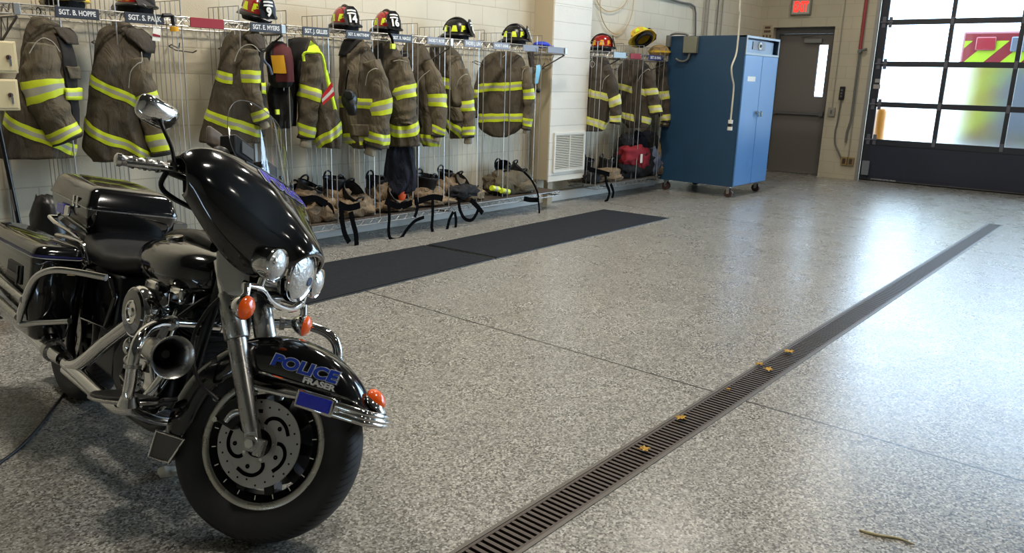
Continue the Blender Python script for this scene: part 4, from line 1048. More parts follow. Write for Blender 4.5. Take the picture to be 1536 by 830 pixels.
st = MB().tube([q(583, 48), q(588, 58), q(589.5, 66)], .012, 8); tp = MB().box(q(589, 69.5), (.04, .03, .045))
hang('chin_strap', 'black strap with lime buckle hanging below helmet 16', 'strap', [(st, 'webbing', 'strap'), (tp, 'buckle', 'lime')])
mk = MB(); mk.loft([[q(805, 98), q(810.5, 97)], [q(804, 106, RF-.04), q(811, 104, RF-.045)], [q(803, 116, RF-.04), q(809, 115, RF-.045)], [q(802.5, 126), q(807, 125)]], False)
lp = MB(); lp.tube([q(808, 97), q(810, 84), q(811, 72)], .003, 5); lp.tube([q(805, 98), q(805, 82), q(804, 72)], .003, 5); lp.tube([q(805, 126), q(807, 134)], .003, 5); lp.ball(q(807.5, 136), .026, 12, 6)
o = hang('face_mask', 'pale blue paper face mask hanging under the end of the rack by the air duct', 'mask', [(mk, 'sheet', 'maskblue'), (lp, 'ear_loop', 'dark')])
dg = MB()
for a in (0, .02, .05): dg.tube([q(793+a*100, 78), q(795+a*80, 90), q(797+a*50, 100)], .018, 7, smooth=3)
tag(dg.build('glove', M['coatdk'], None, smooth=60), 'dark gloves hanging in the gap left of the blue face mask', 'gloves')
# black breathing mask on the coat, dark red gear bag, navy shirt
sh = Sheet(523, 155, YC-.27); P_ = lambda x, y, o=0: sh.pt(x, y, o)
t = thing('breathing_mask', P_(523, 178), 'black breathing mask with round visor hanging on a turnout coat', 'breathing mask')
MB().ball(P_(524, 150), (.075, .06, .085), 18, 10).build('mask_body', M['rubber'], t)
c = P_(523, 143, .06); MB().lathe([(.0, .012), (.03, .01), (.045, -.01), (.05, -.03)], c, -sh.n, 20).build('visor', M['dark'], t)
MB().tube([P_(523, 152, .03), P_(527, 162, .03), P_(528, 172, .02)], [.045, .05, .035], 12, smooth=4).build('hose', M['rubber'], t)
MB().tube([P_(518, 140), P_(520, 120, -.05), P_(523, 105, -.05)], .006, 6, smooth=4).build('strap', M['strap'], t)
sh2 = Sheet(417, 100, YC-.02); P2 = lambda x, y, o=0: sh2.pt(x, y, o)
B = Body(sh2, [(62, 408, 424), (70, 400, 433), (85, 398, 438), (105, 400, 440), (124, 403, 440), (132, 410, 436)], .16, .03, 20)
t = thing('gear_bag', P2(417, 132), 'dark red and black gear bag with a yellow flash hanging behind the windshield', 'bag')
bo = B.mesh(ny=16).build('bag_body', M['black'], t, smooth=180)
MB().loft([[B.S(th, y, .008) for th in [PI*.06+.11*k for k in range(16)]] for y in (66, 74, 84, 94, 104, 114, 122)], False).build('side_panel', M['maroon'], t, smooth=180)
MB().loft([[B.S(th, y, .016) for th in [PI*.42+.13*k for k in range(6)]] for y in (84, 90, 97, 104, 109)], False).build('flash', M['amberpatch'], t, smooth=180)
MB().tube([P2(393, 86, .18), P2(399, 95, .2), P2(404, 100, .2), P2(408, 112, .19)], .010, 8, smooth=4).build('handle', M['bluegrey'], t)
sh2b = Sheet(417, 160, YC+.02); B = Body(sh2b, [(128, 404, 432), (140, 401, 438), (160, 402, 440), (180, 405, 439), (192, 408, 437)], .11, .12, 21)
t2 = thing('work_trousers', sh2b.pt(420, 192), 'black folded garment hanging under the dark red gear bag', 'trousers'); B.mesh(ny=16).build('cloth', M['black'], t2, smooth=180)
MB().box(sh2b.pt(416, 168, .12), (.03, .02, .04)).build('yellow_tab', M['lime'], t2, smooth=0)
sh3 = Sheet(600, 250, YC+.02)
B = Body(sh3, [(205, 586, 616), (222, 581, 620), (240, 578, 622), (258, 576, 624), (276, 575, 625), (287, 574, 622), (290, 580, 615)], .10, .14, 22)
t = thing('navy_shirt', sh3.pt(600, 290), 'navy blue shirt hanging below a turnout coat in the middle rack', 'shirt'); B.mesh(ny=20).build('cloth', M['navy'], t, smooth=180)

# ================================================================== folded trousers and boots on the lower shelf
ZS = ZL1+.0095
def lump(px0, px1, py0, py1, y, dy, seed, m, name='trouser_cloth', parent=None, rough=.28, zmin=ZS):
    L_, R_ = onY(px0, (py0+py1)/2, y), onY(px1, (py0+py1)/2, y); T_, B_ = onY((px0+px1)/2, py0, y), onY((px0+px1)/2, py1, y)
    c = V(((L_.x+R_.x)/2, y, (T_.z+max(zmin, B_.z))/2)); r = V(((R_.x-L_.x)/2*1.06, dy*1.15, 1.32*max(.02, (T_.z-max(zmin, B_.z))/2)))
    mb = MB(); rings = []
    n, m_ = 18, 30
    for i in range(1, n):
        t = PI*i/n; ring = []
        for k in range(m_):
            q = 2*PI*k/m_
            e = lambda v, p: math.copysign(abs(v)**p, v)
            d = V((e(math.sin(t), .8)*e(math.cos(q), .8), e(math.sin(t), .8)*e(math.sin(q), .8), e(math.cos(t), .75)))
            f = 1-rough*.5+rough*noise.noise(d*2.4+V((seed, 0, 0)))+rough*.6*noise.noise(d*6+V((0, seed, 0)))
            p = c+V((d.x*r.x*f, d.y*r.y*f, d.z*r.z*f)); p.z = max(p.z, zmin+.001)
            ring.append(p)
        rings.append(ring)
    mb.loft(rings, True, True, True)
    return mb.build(name, M[m], parent, smooth=180), c
def ribbon(pts, y, w=.030, thick=.005, m='strap', name='suspender_strap', parent=None, curl=0):
    P = [onY(a, b, y-(c_[0] if c_ else 0)) for a, b, *c_ in pts]
    P, _ = spline(P, [0]*len(P), 5)
    mb = MB(); rings = []
    for i, p in enumerate(P):
        d = (P[min(i+1, len(P)-1)]-P[max(i-1, 0)]).normalized()
        s = d.cross(V((math.sin(curl*i/len(P)), 1, 0)).normalized()); s = s.normalized() if s.length > .05 else V((1, 0, 0)); n = d.cross(s).normalized()
        rings.append([p+s*w+n*thick/2, p-s*w+n*thick/2, p-s*w-n*thick/2, p+s*w-n*thick/2])
    return mb.loft(rings, True, True, True).build(name, M[m], parent, smooth=40)
def boot(label, px, py, y, axis, r=.068, L=.17, loop=True):
    r *= 1.32; L *= 1.15
    """top rim centre at the measured point; the shaft runs down into the folded trousers"""
    c = onY(px, py, y); a = V(axis).normalized(); base = c-a*L
    t = thing('rubber_boot', (base.x, base.y, max(base.z, ZS)), label, 'boot', 'rubber boots on the lower shelves')
    pf = [(r*.86, 0), (r*.92, L*.4), (r, L*.9), (r*1.05, L), (r*.98, L), (r*.9, L*.85), (r*.82, L*.25)]
    MB().lathe(pf, base, a, 24).build('shaft', M['rubber'], t)
    u, w = frame_of(a)
    MB().lathe([(r*1.05, -.012), (r*1.10, -.008), (r*1.10, .008), (r*1.05, .012)], c, a, 24).build('rim', M['dark'], t)
    if loop:
        side = V((1, 0, 0))-a*a.x; side.normalize()
        up2 = a
        bk = a.cross(side)
        for s in (1, -1):
            pts = [c+bk*s*r*.95+side*(.042*math.cos(q))+up2*(.055*math.sin(q)) for q in [PI*i/8 for i in range(9)]]
            MB().tube(pts, .009, 8).build('pull_loop', M['rubber'], t)
            if r < .085: break
    return t
def bundle(label, cloth, lumps, boots, straps, extra=None):
    t = thing('bunker_trousers', (0, 0, 0), label, 'trousers', 'folded bunker trousers on the lower shelves')
    c0 = None; obs = []
    px = [(l[0]+l[1])/2 for l in lumps]; c = onY(sum(px)/len(px), 320, lumps[0][4]); t.location = (c.x, lumps[0][4], ZS)
    for k, l in enumerate(lumps): lump(*l[:6], seed=l[6], m=l[7] if len(l) > 7 else cloth, parent=t)
    for s_ in straps: ribbon(s_[0], s_[1], *(s_[2:] if len(s_) > 2 else ()), parent=t)
    for b in boots: boot(*b)
    return t
yb = 5.80
bundle('tan bunker trousers with a lime cuff folded behind the motorcycle headlamp, leftmost of the row', 'tan',
    [(442, 500, 298, 342, yb, .15, 1), (438, 478, 284, 306, yb+.02, .12, 2), (470, 506, 312, 344, yb-.05, .1, 3)],
    [('black rubber boot lying across the leftmost tan trousers', 466, 279, yb+.03, (.35, -.35, .9), .085, .14), ('black rubber boot folded flat at the back of the leftmost tan trousers', 452, 284, yb+.10, (-.3, -.2, .95), .08, .14)],
    [([(438, 296), (455, 300), (472, 298), (490, 306)], yb-.17), ([(476, 300, .0), (484, 306), (494, 310), (498, 322)], yb-.15)])
lump_t = [(466, 334)]
bundle('tan bunker trousers with two thick black straps hanging furthest toward the floor', 'tan',
    [(496, 558, 296, 333, yb-.02, .14, 4), (484, 522, 282, 312, yb+.06, .12, 5)],
    [('black rubber boot with an open round top, behind the thick hanging straps', 531, 287, yb-.06, (.2, -.72, .62), .082, .15), ('black rubber boot standing upright left of the open round one', 501, 268, yb+.06, (.05, -.1, 1), .075, .17)],
    [([(512, 312), (513, 330), (517, 350), (524, 364)], RF-.04, .024), ([(526, 318), (530, 336), (534, 352), (535, 372)], RF-.045, .024), ([(508, 306), (522, 312), (540, 308)], yb-.18)])
bundle('tan bunker trousers below the navy shirt, one strap looping over the shelf edge', 'tan',
    [(560, 622, 300, 331, yb-.02, .14, 6), (552, 584, 274, 304, yb+.07, .1, 7)],
    [('black rubber boot with an open round top just below the navy shirt', 597, 292, yb-.06, (.2, -.72, .6), .086, .15), ('black rubber boot with a pull loop standing left of the navy shirt', 563, 268, yb+.08, (.0, -.2, 1), .066, .15)],
    [([(583, 306), (584, 325), (583, 345), (586, 358), (600, 358), (610, 345), (622, 332), (636, 326)], RF-.04, .016), ([(578, 302), (600, 310), (618, 304)], yb-.17)])
bundle('tan bunker trousers with a grey-green pocket, right of the navy shirt', 'tan',
    [(622, 682, 296, 324, yb-.02, .14, 8), (614, 662, 280, 306, yb+.05, .12, 9)],
    [('black rubber boot standing upright, widest of the row, right of the navy shirt', 640, 265, yb+.04, (.05, -.15, 1), .088, .17)],
    [([(649, 300), (649, 322), (648, 344), (655, 354), (668, 350), (674, 330), (680, 318)], RF-.04, .017), ([(622, 304), (648, 296), (664, 298)], yb-.17), ([(624, 296), (626, 312), (622, 326)], RF-.03, .016)])
bundle('dark tan bunker trousers heaped with straps, nearest the bare end of the shelf', 'tan',
    [(676, 722, 284, 310, yb-.01, .13, 10), (656, 694, 266, 304, yb+.06, .12, 11), (668, 716, 278, 296, yb-.06, .1, 12, 'black')],
    [('black rubber boot with a tall pull loop at the back of the strap heap', 668, 258, yb+.09, (.0, -.15, 1), .058, .13), ('black rubber boot with an open round top, rightmost of the long shelf', 694, 273, yb-.03, (.25, -.72, .6), .078, .14)],
    [([(688, 300), (690, 315), (697, 328), (708, 330), (716, 318), (718, 308)], RF-.04, .018), ([(682, 318), (684, 330), (683, 346)], RF-.03, .016), ([(706, 300), (716, 310), (724, 320)], RF-.05, .026)])
bt = bundle('olive bunker trousers with lime cuffs folded alone near the bare shelf end', 'olive',
    [(733, 796, 256, 296, yb+.02, .13, 13), (764, 802, 272, 300, yb-.04, .1, 14), (728, 760, 262, 288, yb+.08, .1, 15)],
    [('black rubber boot on top of the lone olive trousers, left', 754, 249, yb+.03, (-.5, -.3, .8), .066, .10), ('black rubber boot on top of the lone olive trousers, right', 778, 252, yb, (.55, -.4, .7), .066, .10)],
    [([(786, 258), (797, 270), (806, 288), (808, 304), (809, 320)], RF-.05, .012), ([(786, 298), (796, 300), (808, 300)], RF-.03, .028)])
for px, py in ((743, 283), (758, 287)):
    a = onY(px-6, py-1, 5.66); b_ = onY(px+5, py+1, 5.66)
    MB().tube([a, b_], [.030, .030], 16).build('reflective_cuff', M['trim'], bt)
x2 = [(880, 928, 254, 280, yb, .13, 16), (906, 930, 262, 286, yb-.06, .1, 17), (878, 896, 258, 280, yb-.05, .1, 18, 'black')]
bundle('tan bunker trousers draped in black straps at the left end of the short rack', 'tan', x2,
    [('black rubber boot with a thin pull loop beside the air duct grille', 882, 240, yb+.05, (-.1, -.2, 1), .06, .13), ('black rubber boot standing dark against the wall, left of the black and red bag', 910, 240, yb+.04, (.2, -.2, 1), .075, .13)],
    [([(908, 262), (910, 276), (914, 288), (911, 300), (907, 303)], RF-.04, .022), ([(884, 254), (900, 258), (914, 262)], yb-.16), ([(916, 276), (920, 288), (918, 297)], RF-.045, .022)])
p = onY(605, 284, 5.70); t = thing('orange_pouch', (p.x, 5.70, ZS), 'small orange pouch showing below the hem of the navy shirt', 'pouch'); MB().ball((p.x, 5.72, p.z-.05), (.05, .03, .07), 14, 8).build('pouch_body', M['orange'], t)
# bags at the right of the short rack
def bag(name, label, lumps, seed=0):
    c = onY((lumps[0][0]+lumps[0][1])/2, lumps[0][3], lumps[0][4]); t = thing(name, (c.x, lumps[0][4], lumps[0][7] if len(lumps[0]) > 7 else ZS), label, 'bag', 'bags on the short rack')
    for k, l in enumerate(lumps): lump(*l[:6], seed=seed+k, m=l[6], name=('bag_body', 'pocket', 'side_pocket', 'flap')[min(k, 3)], parent=t, zmin=l[7] if len(l) > 7 else ZS, rough=.26)
    return t
tb = bag('duffel_bag', 'black duffel bag with a crumpled red top on the short rack', [(920, 976, 224, 268, yb-.01, .17, 'black'), (930, 966, 220, 246, yb-.10, .1, 'redcloth'), (952, 974, 226, 252, yb-.13, .06, 'redcloth'), (968, 982, 226, 268, yb-.05, .13, 'bluegrey')], 30)
c_ = onY(962, 238, yb-.22); MB().box(c_, (.05, .012, .12)).build('reflective_tab', M['white'], tb, bevel=.004)
bag('black_pouch', 'small black pouch resting on the left of the black and red duffel bag', [(930, 948, 203, 224, yb+.02, .08, 'black', onY(940, 224, yb).z)], 40)
bag('navy_backpack', 'dark navy backpack resting on the right of the black and red duffel bag', [(950, 982, 199, 228, yb+.04, .1, 'navy', onY(965, 227, yb).z), (966, 986, 204, 224, yb-.02, .07, 'black', onY(965, 227, yb).z)], 45)
bag('canvas_bundle', 'sand and yellow bundle of straps and cloth against the blue cabinet', [(976, 1000, 240, 262, yb-.02, .12, 'brownbag'), (974, 994, 216, 244, yb, .09, 'brownbag'), (980, 1000, 246, 262, yb-.08, .06, 'tan')], 50)

# ================================================================== blue cabinet
CX0, CY0, CZ0 = 10.196, 4.565, .155
CX1 = CX0+1.10; CY1 = min(WY-.12, onX(1002, 54, CX0).y); CZ1 = onY(1119, 52.3, CY0).z
t = thing('drying_cabinet', ((CX0+CX1)/2, (CY0+CY1)/2, 0), 'tall blue steel cabinet on casters with two doors and a header panel', 'cabinet')
hz = onY(1114, 80, CY0).z
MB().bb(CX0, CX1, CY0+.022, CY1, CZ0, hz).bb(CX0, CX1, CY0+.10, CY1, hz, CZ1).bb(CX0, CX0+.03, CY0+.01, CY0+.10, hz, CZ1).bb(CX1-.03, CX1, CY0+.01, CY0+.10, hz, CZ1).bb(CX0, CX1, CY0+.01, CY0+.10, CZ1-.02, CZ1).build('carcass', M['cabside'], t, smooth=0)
hd = MB(); e = .028
hd.bb(CX0, CX1, CY0, CY0+.014, CZ1-e, CZ1); hd.bb(CX0, CX1, CY0, CY0+.014, hz-.01, hz+e-.01); hd.bb(CX0, CX0+e, CY0, CY0+.014, hz+.018, CZ1-e); hd.bb(CX1-e, CX1, CY0, CY0+.014, hz+.018, CZ1-e)
hd.build('header_frame', plain('pale header frame', srgb(150, 160, 166), .4), t, smooth=0)
hp = MB().bb(CX0+e, CX1-.10, CY0+.05, CY0+.065, hz+.01, CZ1-e-.02).build('control_panel', plain('silver control panel', srgb(112, 124, 138), .4, .3), t, smooth=0)
c1, c2 = onY(1130, 62, CY0+.045), onY(1147, 76, CY0+.045)
MB().bb(c1.x, c2.x, CY0+.042, CY0+.05, c2.z, c1.z).build('dial_plate', plain('dial plate', srgb(128, 122, 124), .5), hp, smooth=0)
cc = (c1+c2)/2; MB().lathe([(.001, .012), (.05, .010), (.058, 0)], (cc.x+.02, CY0+.041, cc.z), (0, -1, 0), 20).build('dial', M['white'], hp)
MB().cyl((cc.x+.02, CY0+.029, cc.z), (cc.x+.02, CY0+.018, cc.z), .02).build('knob', M['dark'], hp)
xm = onY(1136, 170, CY0).x
for x0, x1, s in ((CX0+.006, xm-.003, 1), (xm+.003, CX1-.006, -1)):
    dr = MB().bb(x0, x1, CY0, CY0+.022, CZ0+.012, hz-.014).build('door', M['cab'], t, bevel=.005)
    hx = (x1-.045) if s > 0 else (x0+.045); hzv = onY(1137, 169, CY0).z
    mb = MB().cyl((hx, CY0, hzv), (hx, CY0-.03, hzv), .012); mb.bb(hx-.012, hx+.012, CY0-.046, CY0-.028, hzv-.055, hzv+.02)
    mb.cyl((hx, CY0-.0005, hzv), (hx, CY0-.008, hzv), .024)
    mb.build('handle', M['chrome'], dr)
c1, c2 = onY(1121.5, 114.5, CY0), onY(1132.5, 122.5, CY0)
MB().bb(c1.x, c2.x, CY0-.0025, CY0-.0005, c2.z, c1.z).build('sticker', M['paper'], t, smooth=0)
c1 = onY(1122, 246, CY0); MB().lathe([(.0, .004), (.05, .003), (.085, .0)], (c1.x, CY0-.0005, c1.z), (0, -1, 0), 20).build('dent', M['cab'], t, smooth=180)
for x in (CX0+.09, CX1-.09):
    for y in (CY0+.10, CY1-.10):
        cs = MB().bb(x-.035, x+.035, y-.03, y+.03, CZ0-.022, CZ0-.0005)
        cs.bb(x-.035, x-.028, y-.02, y+.02, .05, CZ0-.022); cs.bb(x+.028, x+.035, y-.02, y+.02, .05, CZ0-.022)
        co = cs.build('caster', M['steel'], t, smooth=0)
        MB().cyl((x-.027, y, .058), (x+.027, y, .058), .057, 20).build('wheel', M['caster'], co)
MB().bb(CX0-.0015, CX0-.0002, CY0+.02, CY1-.01, hz-.004, hz+.002).build('side_seam', M['platenavy'], t, smooth=0)
sx = lambda px, py, d=.002: onX(px, py, CX0-d)
a, b_ = sx(1029, 55), sx(1047, 80)
MB().bb(CX0-.07, CX0-.001, b_.y, a.y, b_.z, a.z).build('junction_box', plain('grey green box', srgb(128, 128, 112), .5, .2), t, bevel=.008)
mb = MB(); mb.tube([sx(1004, 58, .04), sx(1006, 53, .04), sx(1014, 50.5, .04), sx(1030, 52, .04), sx(1034, 57, .04)], .014, 8, smooth=4)
mb.tube([sx(1034, 80, .04), sx(1032, 88, .04), sx(1026, 92, .04), sx(1018, 91, .04), sx(1014, 88, .04)], .014, 8, smooth=4)
mb.build('flexible_conduit', M['conduitdk'], t)
a = sx(1003, 62, .05); MB().box(a, (.06, .06, .16)).build('valve', M['conduitdk'], t, bevel=.01)
# cord hanging in front of the cabinet from the ceiling
yc = 4.42; pp = [onY(px, py, yc) for px, py in ((1112, -20), (1110, 20), (1107, 60), (1104, 82), (1097.5, 100), (1098, 115), (1100.5, 130), (1098, 160), (1096, 180))]
top = V((pp[0].x+.02, yc, CZ)); t = thing('hanging_cord', pp[-1], 'cream power cord with a black and white plug hanging in front of the blue cabinet', 'cord')
MB().tube([top]+pp, .011, 8, smooth=6).build('cable', M['cream'], t)
e0 = pp[-1]; d = (pp[-1]-pp[-2]).normalized()
MB().tube([e0, e0+d*.045], .03, 12).build('plug_cap', M['white'], t); MB().tube([e0+d*.046, e0+d*.085], .028, 12).build('plug_band', M['dark'], t); MB().tube([e0+d*.086, e0+d*.13], .032, 12).build('plug_face', M['white'], t)

# ================================================================== mats, drain and litter on the floor
def mat(label, pts):
    P = [V((x, y, .0)) for x, y in pts]; c = sum(P, V((0, 0, 0)))/4
    t = thing('floor_mat', c, label, 'mat', 'black carpet mats on the floor')
    MB().prism(P, (0, 0, .008)).build('border', M['rubber'], t, bevel=.003, smooth=0)
    Q = [p+(c-p).normalized()*.03 for p in P]
    MB().prism([q_+V((0, 0, .0081)) for q_ in Q], (0, 0, .004)).build('pile', M['mat'], t, smooth=0)
mat('nearer black carpet mat, running behind the motorcycle headlamp', [(2.95, 4.26), (4.985, 4.315), (4.93, 5.12), (2.95, 5.20)])
mat('further black carpet mat, its far corner pointing at the blue cabinet', [(4.995, 4.315), (8.05, 4.335), (7.99, 5.19), (4.94, 5.12)])
t = thing('trench_drain', (5, (DY0+DY1)/2, 0), 'long rust-brown trench drain grating crossing the grey floor', 'drain')
ch = MB(); xs = -.5
ch.bb(xs, DX1-.002, DY0+.002, DY1-.002, -.16, -.15); ch.bb(xs, DX1-.002, DY0+.001, DY0+.008, -.15, -.03); ch.bb(xs, DX1-.002, DY1-.008, DY1-.001, -.15, -.03); ch.bb(xs, DX1-.002, DY1-.04, DY1-.009, -.05, -.04)
ch.build('channel', M['pit'], t, smooth=0)
MB().bb(xs, DX1-.001, DY0-.008, DY0+.008, -.03, .003).bb(xs, DX1-.001, DY1-.008, DY1+.008, -.03, .003).bb(DX1-.013, DX1+.012, DY0+.008, DY1-.008, -.03, .003).build('rim', M['drainrim'], t, smooth=0)
seg = .5; x = .2
while x < DX1-.1:
    x1 = min(x+seg, DX1-.016); g = MB()
    for y in (DY0+.009, DY1-.021): g.bb(x+.001, x1-.001, y, y+.012, -.028, .001)
    n = int(round((x1-x)/.0295))
    for i in range(n):
        xx = x+(x1-x)*(i+.5)/n; g.bb(xx-.0075, xx+.0075, DY0+.021, DY1-.021, -.026, 0)
    o = g.build('grate', M['drain'], t, smooth=0); x = x1
def leaf(px, py, r, a, label):
    c = onZ(px, py, .006); mb = MB(); n = 14; ring = []
    for k in range(n):
        q_ = 2*PI*k/n; rr = r*(1 if k % 2 else .55); ring.append(c+V((rr*math.cos(q_+a)*1.2, rr*math.sin(q_+a), .004+.01*abs(math.sin(q_*1.5)))))
    mb.add([c+V((0, 0, .004))]+ring, [(0, k+1, (k+1) % n+1) for k in range(n)])
    t = thing('fallen_leaf', V((c.x, c.y, .002)), label, 'leaf', 'dry leaves on the drain')
    mb.build('blade', M['leaf'], t, solid=.002, smooth=0); MB().tube([c+V((0, 0, .005)), c+V((r*1.3*math.cos(a), r*1.3*math.sin(a), .006))], .0016, 5).build('stem', M['leaf'], t)
for px, py, r, a, lb in ((1183, 529, .030, .3, 'dry leaf on the drain, furthest from the motorcycle'), (1153, 556, .026, 1.4, 'dry leaf on the drain, second furthest from the motorcycle'), (1139, 548, .022, 2.6, 'small dry leaf on the floor at the far edge of the drain'),
        (1021, 629, .026, .8, 'dry leaf on the drain just nearer than the floor joint'), (967, 676, .024, 2.1, 'dry leaf on the drain, nearest to the viewer'), (1092, 586, .012, .4, 'tiny pale leaf scrap on the drain beside the floor joint')): leaf(px, py, r, a, lb)
P = [onZ(*q_, .004) for q_ in ((1289, 795), (1300, 799), (1322, 804), (1348, 808), (1372, 817))]
tag(MB().tube(P, [.003, .006, .005, .004, .0025], 7, smooth=4).build('twig', M['twig'], None, origin=P[1]), 'thin pale twig lying on the floor at the lower right', 'twig')
c = onZ(254, 708); mb = MB()
rows = [[onZ(px, py, z) for px, py, z in r] for r in ([(237, 703, .004), (246, 699, .03), (256, 700, .035), (270, 699, .03)], [(236, 709, .003), (248, 706, .026), (258, 708, .012), (271, 706, .03)], [(240, 717, .002), (250, 716, .004), (260, 715, .004), (270, 713, .003)])]
tag(mb.loft(rows, False).build('paper_scrap', M['paper'], None, origin=c, solid=.002, smooth=30), 'crumpled white paper scrap on the floor beside the front wheel', 'paper')
P = [onZ(px, py, .006) for px, py in ((-30, 715), (0, 694), (22, 678), (45, 656), (64, 634), (80, 612), (95, 592), (108, 572))]
tag(MB().tube(P, .006, 8, smooth=5).build('charger_cord', M['cord'], None, origin=P[1]), 'black charging cord lying on the floor and running to the motorcycle', 'cord')
c = onZ(3, 474); t = thing('wheel_chock', c, 'small yellow and black wheel chock at the left edge of the picture', 'wheel chock')
MB().prism([c+V((-.14, -.06, .03)), c+V((.03, -.06, .03)), c+V((-.05, -.06, .13)), c+V((-.12, -.06, .13))], (0, .12, 0)).build('wedge', M['bollard'], t, bevel=.006)
MB().bb(c.x-.15, c.x+.04, c.y-.065, c.y+.065, 0, .03).build('foot_pad', M['rubber'], t, bevel=.004)
# ================================================================== motorcycle
# frame coordinates: x forward, y left, z up, origin where the rear tyre meets the floor
BO = V((1.370, 3.762, -.013)); BPSI, BLAM, BDL = math.radians(-93.022), math.radians(11.956), math.radians(33.654)
RAKE, WB, WR, TRAIL = math.radians(26), 1.613, .322, .157
BM = Matrix.Rotation(BPSI, 3, 'Z') @ Matrix.Rotation(-BLAM, 3, 'X')
AX = V((-math.sin(RAKE), 0, math.cos(RAKE))); AQ = V((WB+TRAIL, 0, 0))
SM = Matrix.Rotation(BDL, 3, AX)
bw = lambda p: BO+BM @ V(p)                          # main frame -> room
fw = lambda p: BO+BM @ (AQ+SM @ (V(p)-AQ))           # front end (drawn straight ahead) -> room
bike = thing('motorcycle', (1.37, 3.762, 0), 'black police touring motorcycle with chrome trim parked on its stand', 'motorcycle')
def X(mb, f):
    mb.v = [f(p) for p in mb.v]; return mb
def Fp(mb, name, m, par=None, **k): return X(mb, fw).build(name, M[m] if isinstance(m, str) else m, par or bike, **k)
def Bp(mb, name, m, par=None, **k): return X(mb, bw).build(name, M[m] if isinstance(m, str) else m, par or bike, **k)
FA = V((WB, 0, WR))

# ---------------------------------------------------------------- wheels
TYRE = [(.208, -.046), (.222, -.056), (.25, -.067), (.280, -.0685), (.297, -.063), (.309, -.049), (.3165, -.028), (.319, 0), (.3165, .028), (.309, .049), (.297, .063), (.280, .0685), (.25, .067), (.222, .056), (.208, .046)]
def tyre(c):
    mb = MB(); seg = 96; n = len(TYRE)
    rings = [[V(c)+V((r*math.cos(2*PI*k/seg), y, r*math.sin(2*PI*k/seg))) for r, y in TYRE] for k in range(seg)]
    vs = [p for r in rings for p in r]; fs = []; uvs = []
    for i in range(seg):
        for j in range(n-1):
            i2 = (i+1) % seg; fs.append((i*n+j, i*n+j+1, i2*n+j+1, i2*n+j))
            u0, u1, v0, v1 = i/seg, (i+1)/seg, j/(n-1), (j+1)/(n-1); uvs.append(((u0, v0), (u0, v1), (u1, v1), (u1, v0)))
    return mb.add(vs, fs, uvs)
def wheel(P, c, nm):
    c = V(c); ty = P(tyre(c), nm+'_tyre', 'tread', smooth=60)
    rm = MB()
    for s in (-1, 1): rm.lathe([(.188, s*.044), (.192, s*.049), (.207, s*.051), (.2125, s*.049), (.2125, s*.044)], c, (0, 1, 0), 72)
    ro = P(rm, nm+'_rim', 'alu', smooth=60)
    wm = MB(); wm.lathe([(.19, -.046), (.165, -.03), (.160, .03), (.19, .046)], c, (0, 1, 0), 72)
    wm.lathe([(.208, -.03), (.200, -.028), (.200, .028), (.208, .03)], c, (0, 1, 0), 72)
    wm.lathe([(.001, -.052), (.045, -.052), (.056, -.04), (.056, .04), (.045, .052), (.001, .052)], c, (0, 1, 0), 40)
    for k in range(10):
        a = 2*PI*k/10+.12; R_ = Matrix.Rotation(-a, 3, 'Y')
        wm.hexa([c+R_ @ V(q) for q in ((.05, -.028, -.024), (.05, .028, -.024), (.05, .028, .024), (.05, -.028, .024))], [c+R_ @ V(q) for q in ((.170, -.034, -.016), (.170, .034, -.016), (.170, .034, .016), (.170, -.034, .016))])
    wo = P(wm, nm+'_wheel', 'blackmetal', bevel=.003, bseg=1)
    for k in range(18):
        a = 2*PI*k/18; R_ = Matrix.Rotation(-a, 3, 'Y')
        P(MB().box(c+R_ @ V((.1765, -.0395, 0)), (.018, .003, .0035), R_), 'rim_marker', 'chrome', wo, smooth=0)
    for s in (-1, 1):
        dm = MB(); y = s*.075
        dm.lathe([(.108, y-.0025), (.142, y-.0025), (.142, y+.0025), (.108, y+.0025), (.108, y-.0025)], c, (0, 1, 0), 72)
        dm.lathe([(.046, y-.004), (.060, y-.004), (.060, y+.002), (.046, y+.002)], c, (0, 1, 0), 48)
        dm.lathe([(.060, y-.002), (.109, y-.002), (.109, y+.0015), (.060, y+.0015)], c, (0, 1, 0), 64)
        do = P(dm, 'brake_disc', 'rotor', smooth=30)
        hm = MB(); yy = y+s*.0031
        for k in range(5):                              # curved slots: flat dark strips, the shade inside put into the colour
            a0 = 2*PI*k/5+.5
            rin = []; 
            pth = [(.103, a0), (.1045, a0+.30), (.102, a0+.58), (.092, a0+.82), (.078, a0+.98), (.064, a0+1.02)]
            pth = [V((c.x+r*math.cos(a), yy, c.z+r*math.sin(a))) for r, a in pth]; pth, _ = spline(pth, [0]*6, 5)
            ra, rb = [], []
            for i, p in enumerate(pth):
                d = (pth[min(i+1, len(pth)-1)]-pth[max(i-1, 0)]).normalized(); n = V((d.z, 0, -d.x))*.0062
                ra.append(p+n); rb.append(p-n)
            hm.loft([ra, rb], False)
            hm.lathe([(.001, 0), (.0075, 0)], (c.x+.079*math.cos(a0+.30), yy, c.z+.079*math.sin(a0+.42)), (0, s, 0), 12)
        for k in range(24):
            a = 2*PI*k/24; r = .118+.012*((k*2) % 3)/2*1.2
            hm.lathe([(.0005, .0002), (.0035, .0002)], (c.x+r*math.cos(a), yy, c.z+r*math.sin(a)), (0, s, 0), 8)
        P(hm, 'vent_slot', 'hole', do, smooth=0)
        bm_ = MB()
        for k in range(5):
            a = 2*PI*k/5+.2; bm_.cyl((c.x+.053*math.cos(a), yy, c.z+.053*math.sin(a)), (c.x+.053*math.cos(a), yy+s*.005, c.z+.053*math.sin(a)), .0055, 8)
        P(bm_, 'disc_bolt', 'chrome', do)
    P(MB().cyl(c+V((0, -.10, 0)), c+V((0, .10, 0)), .014), nm+'_axle', 'steel')
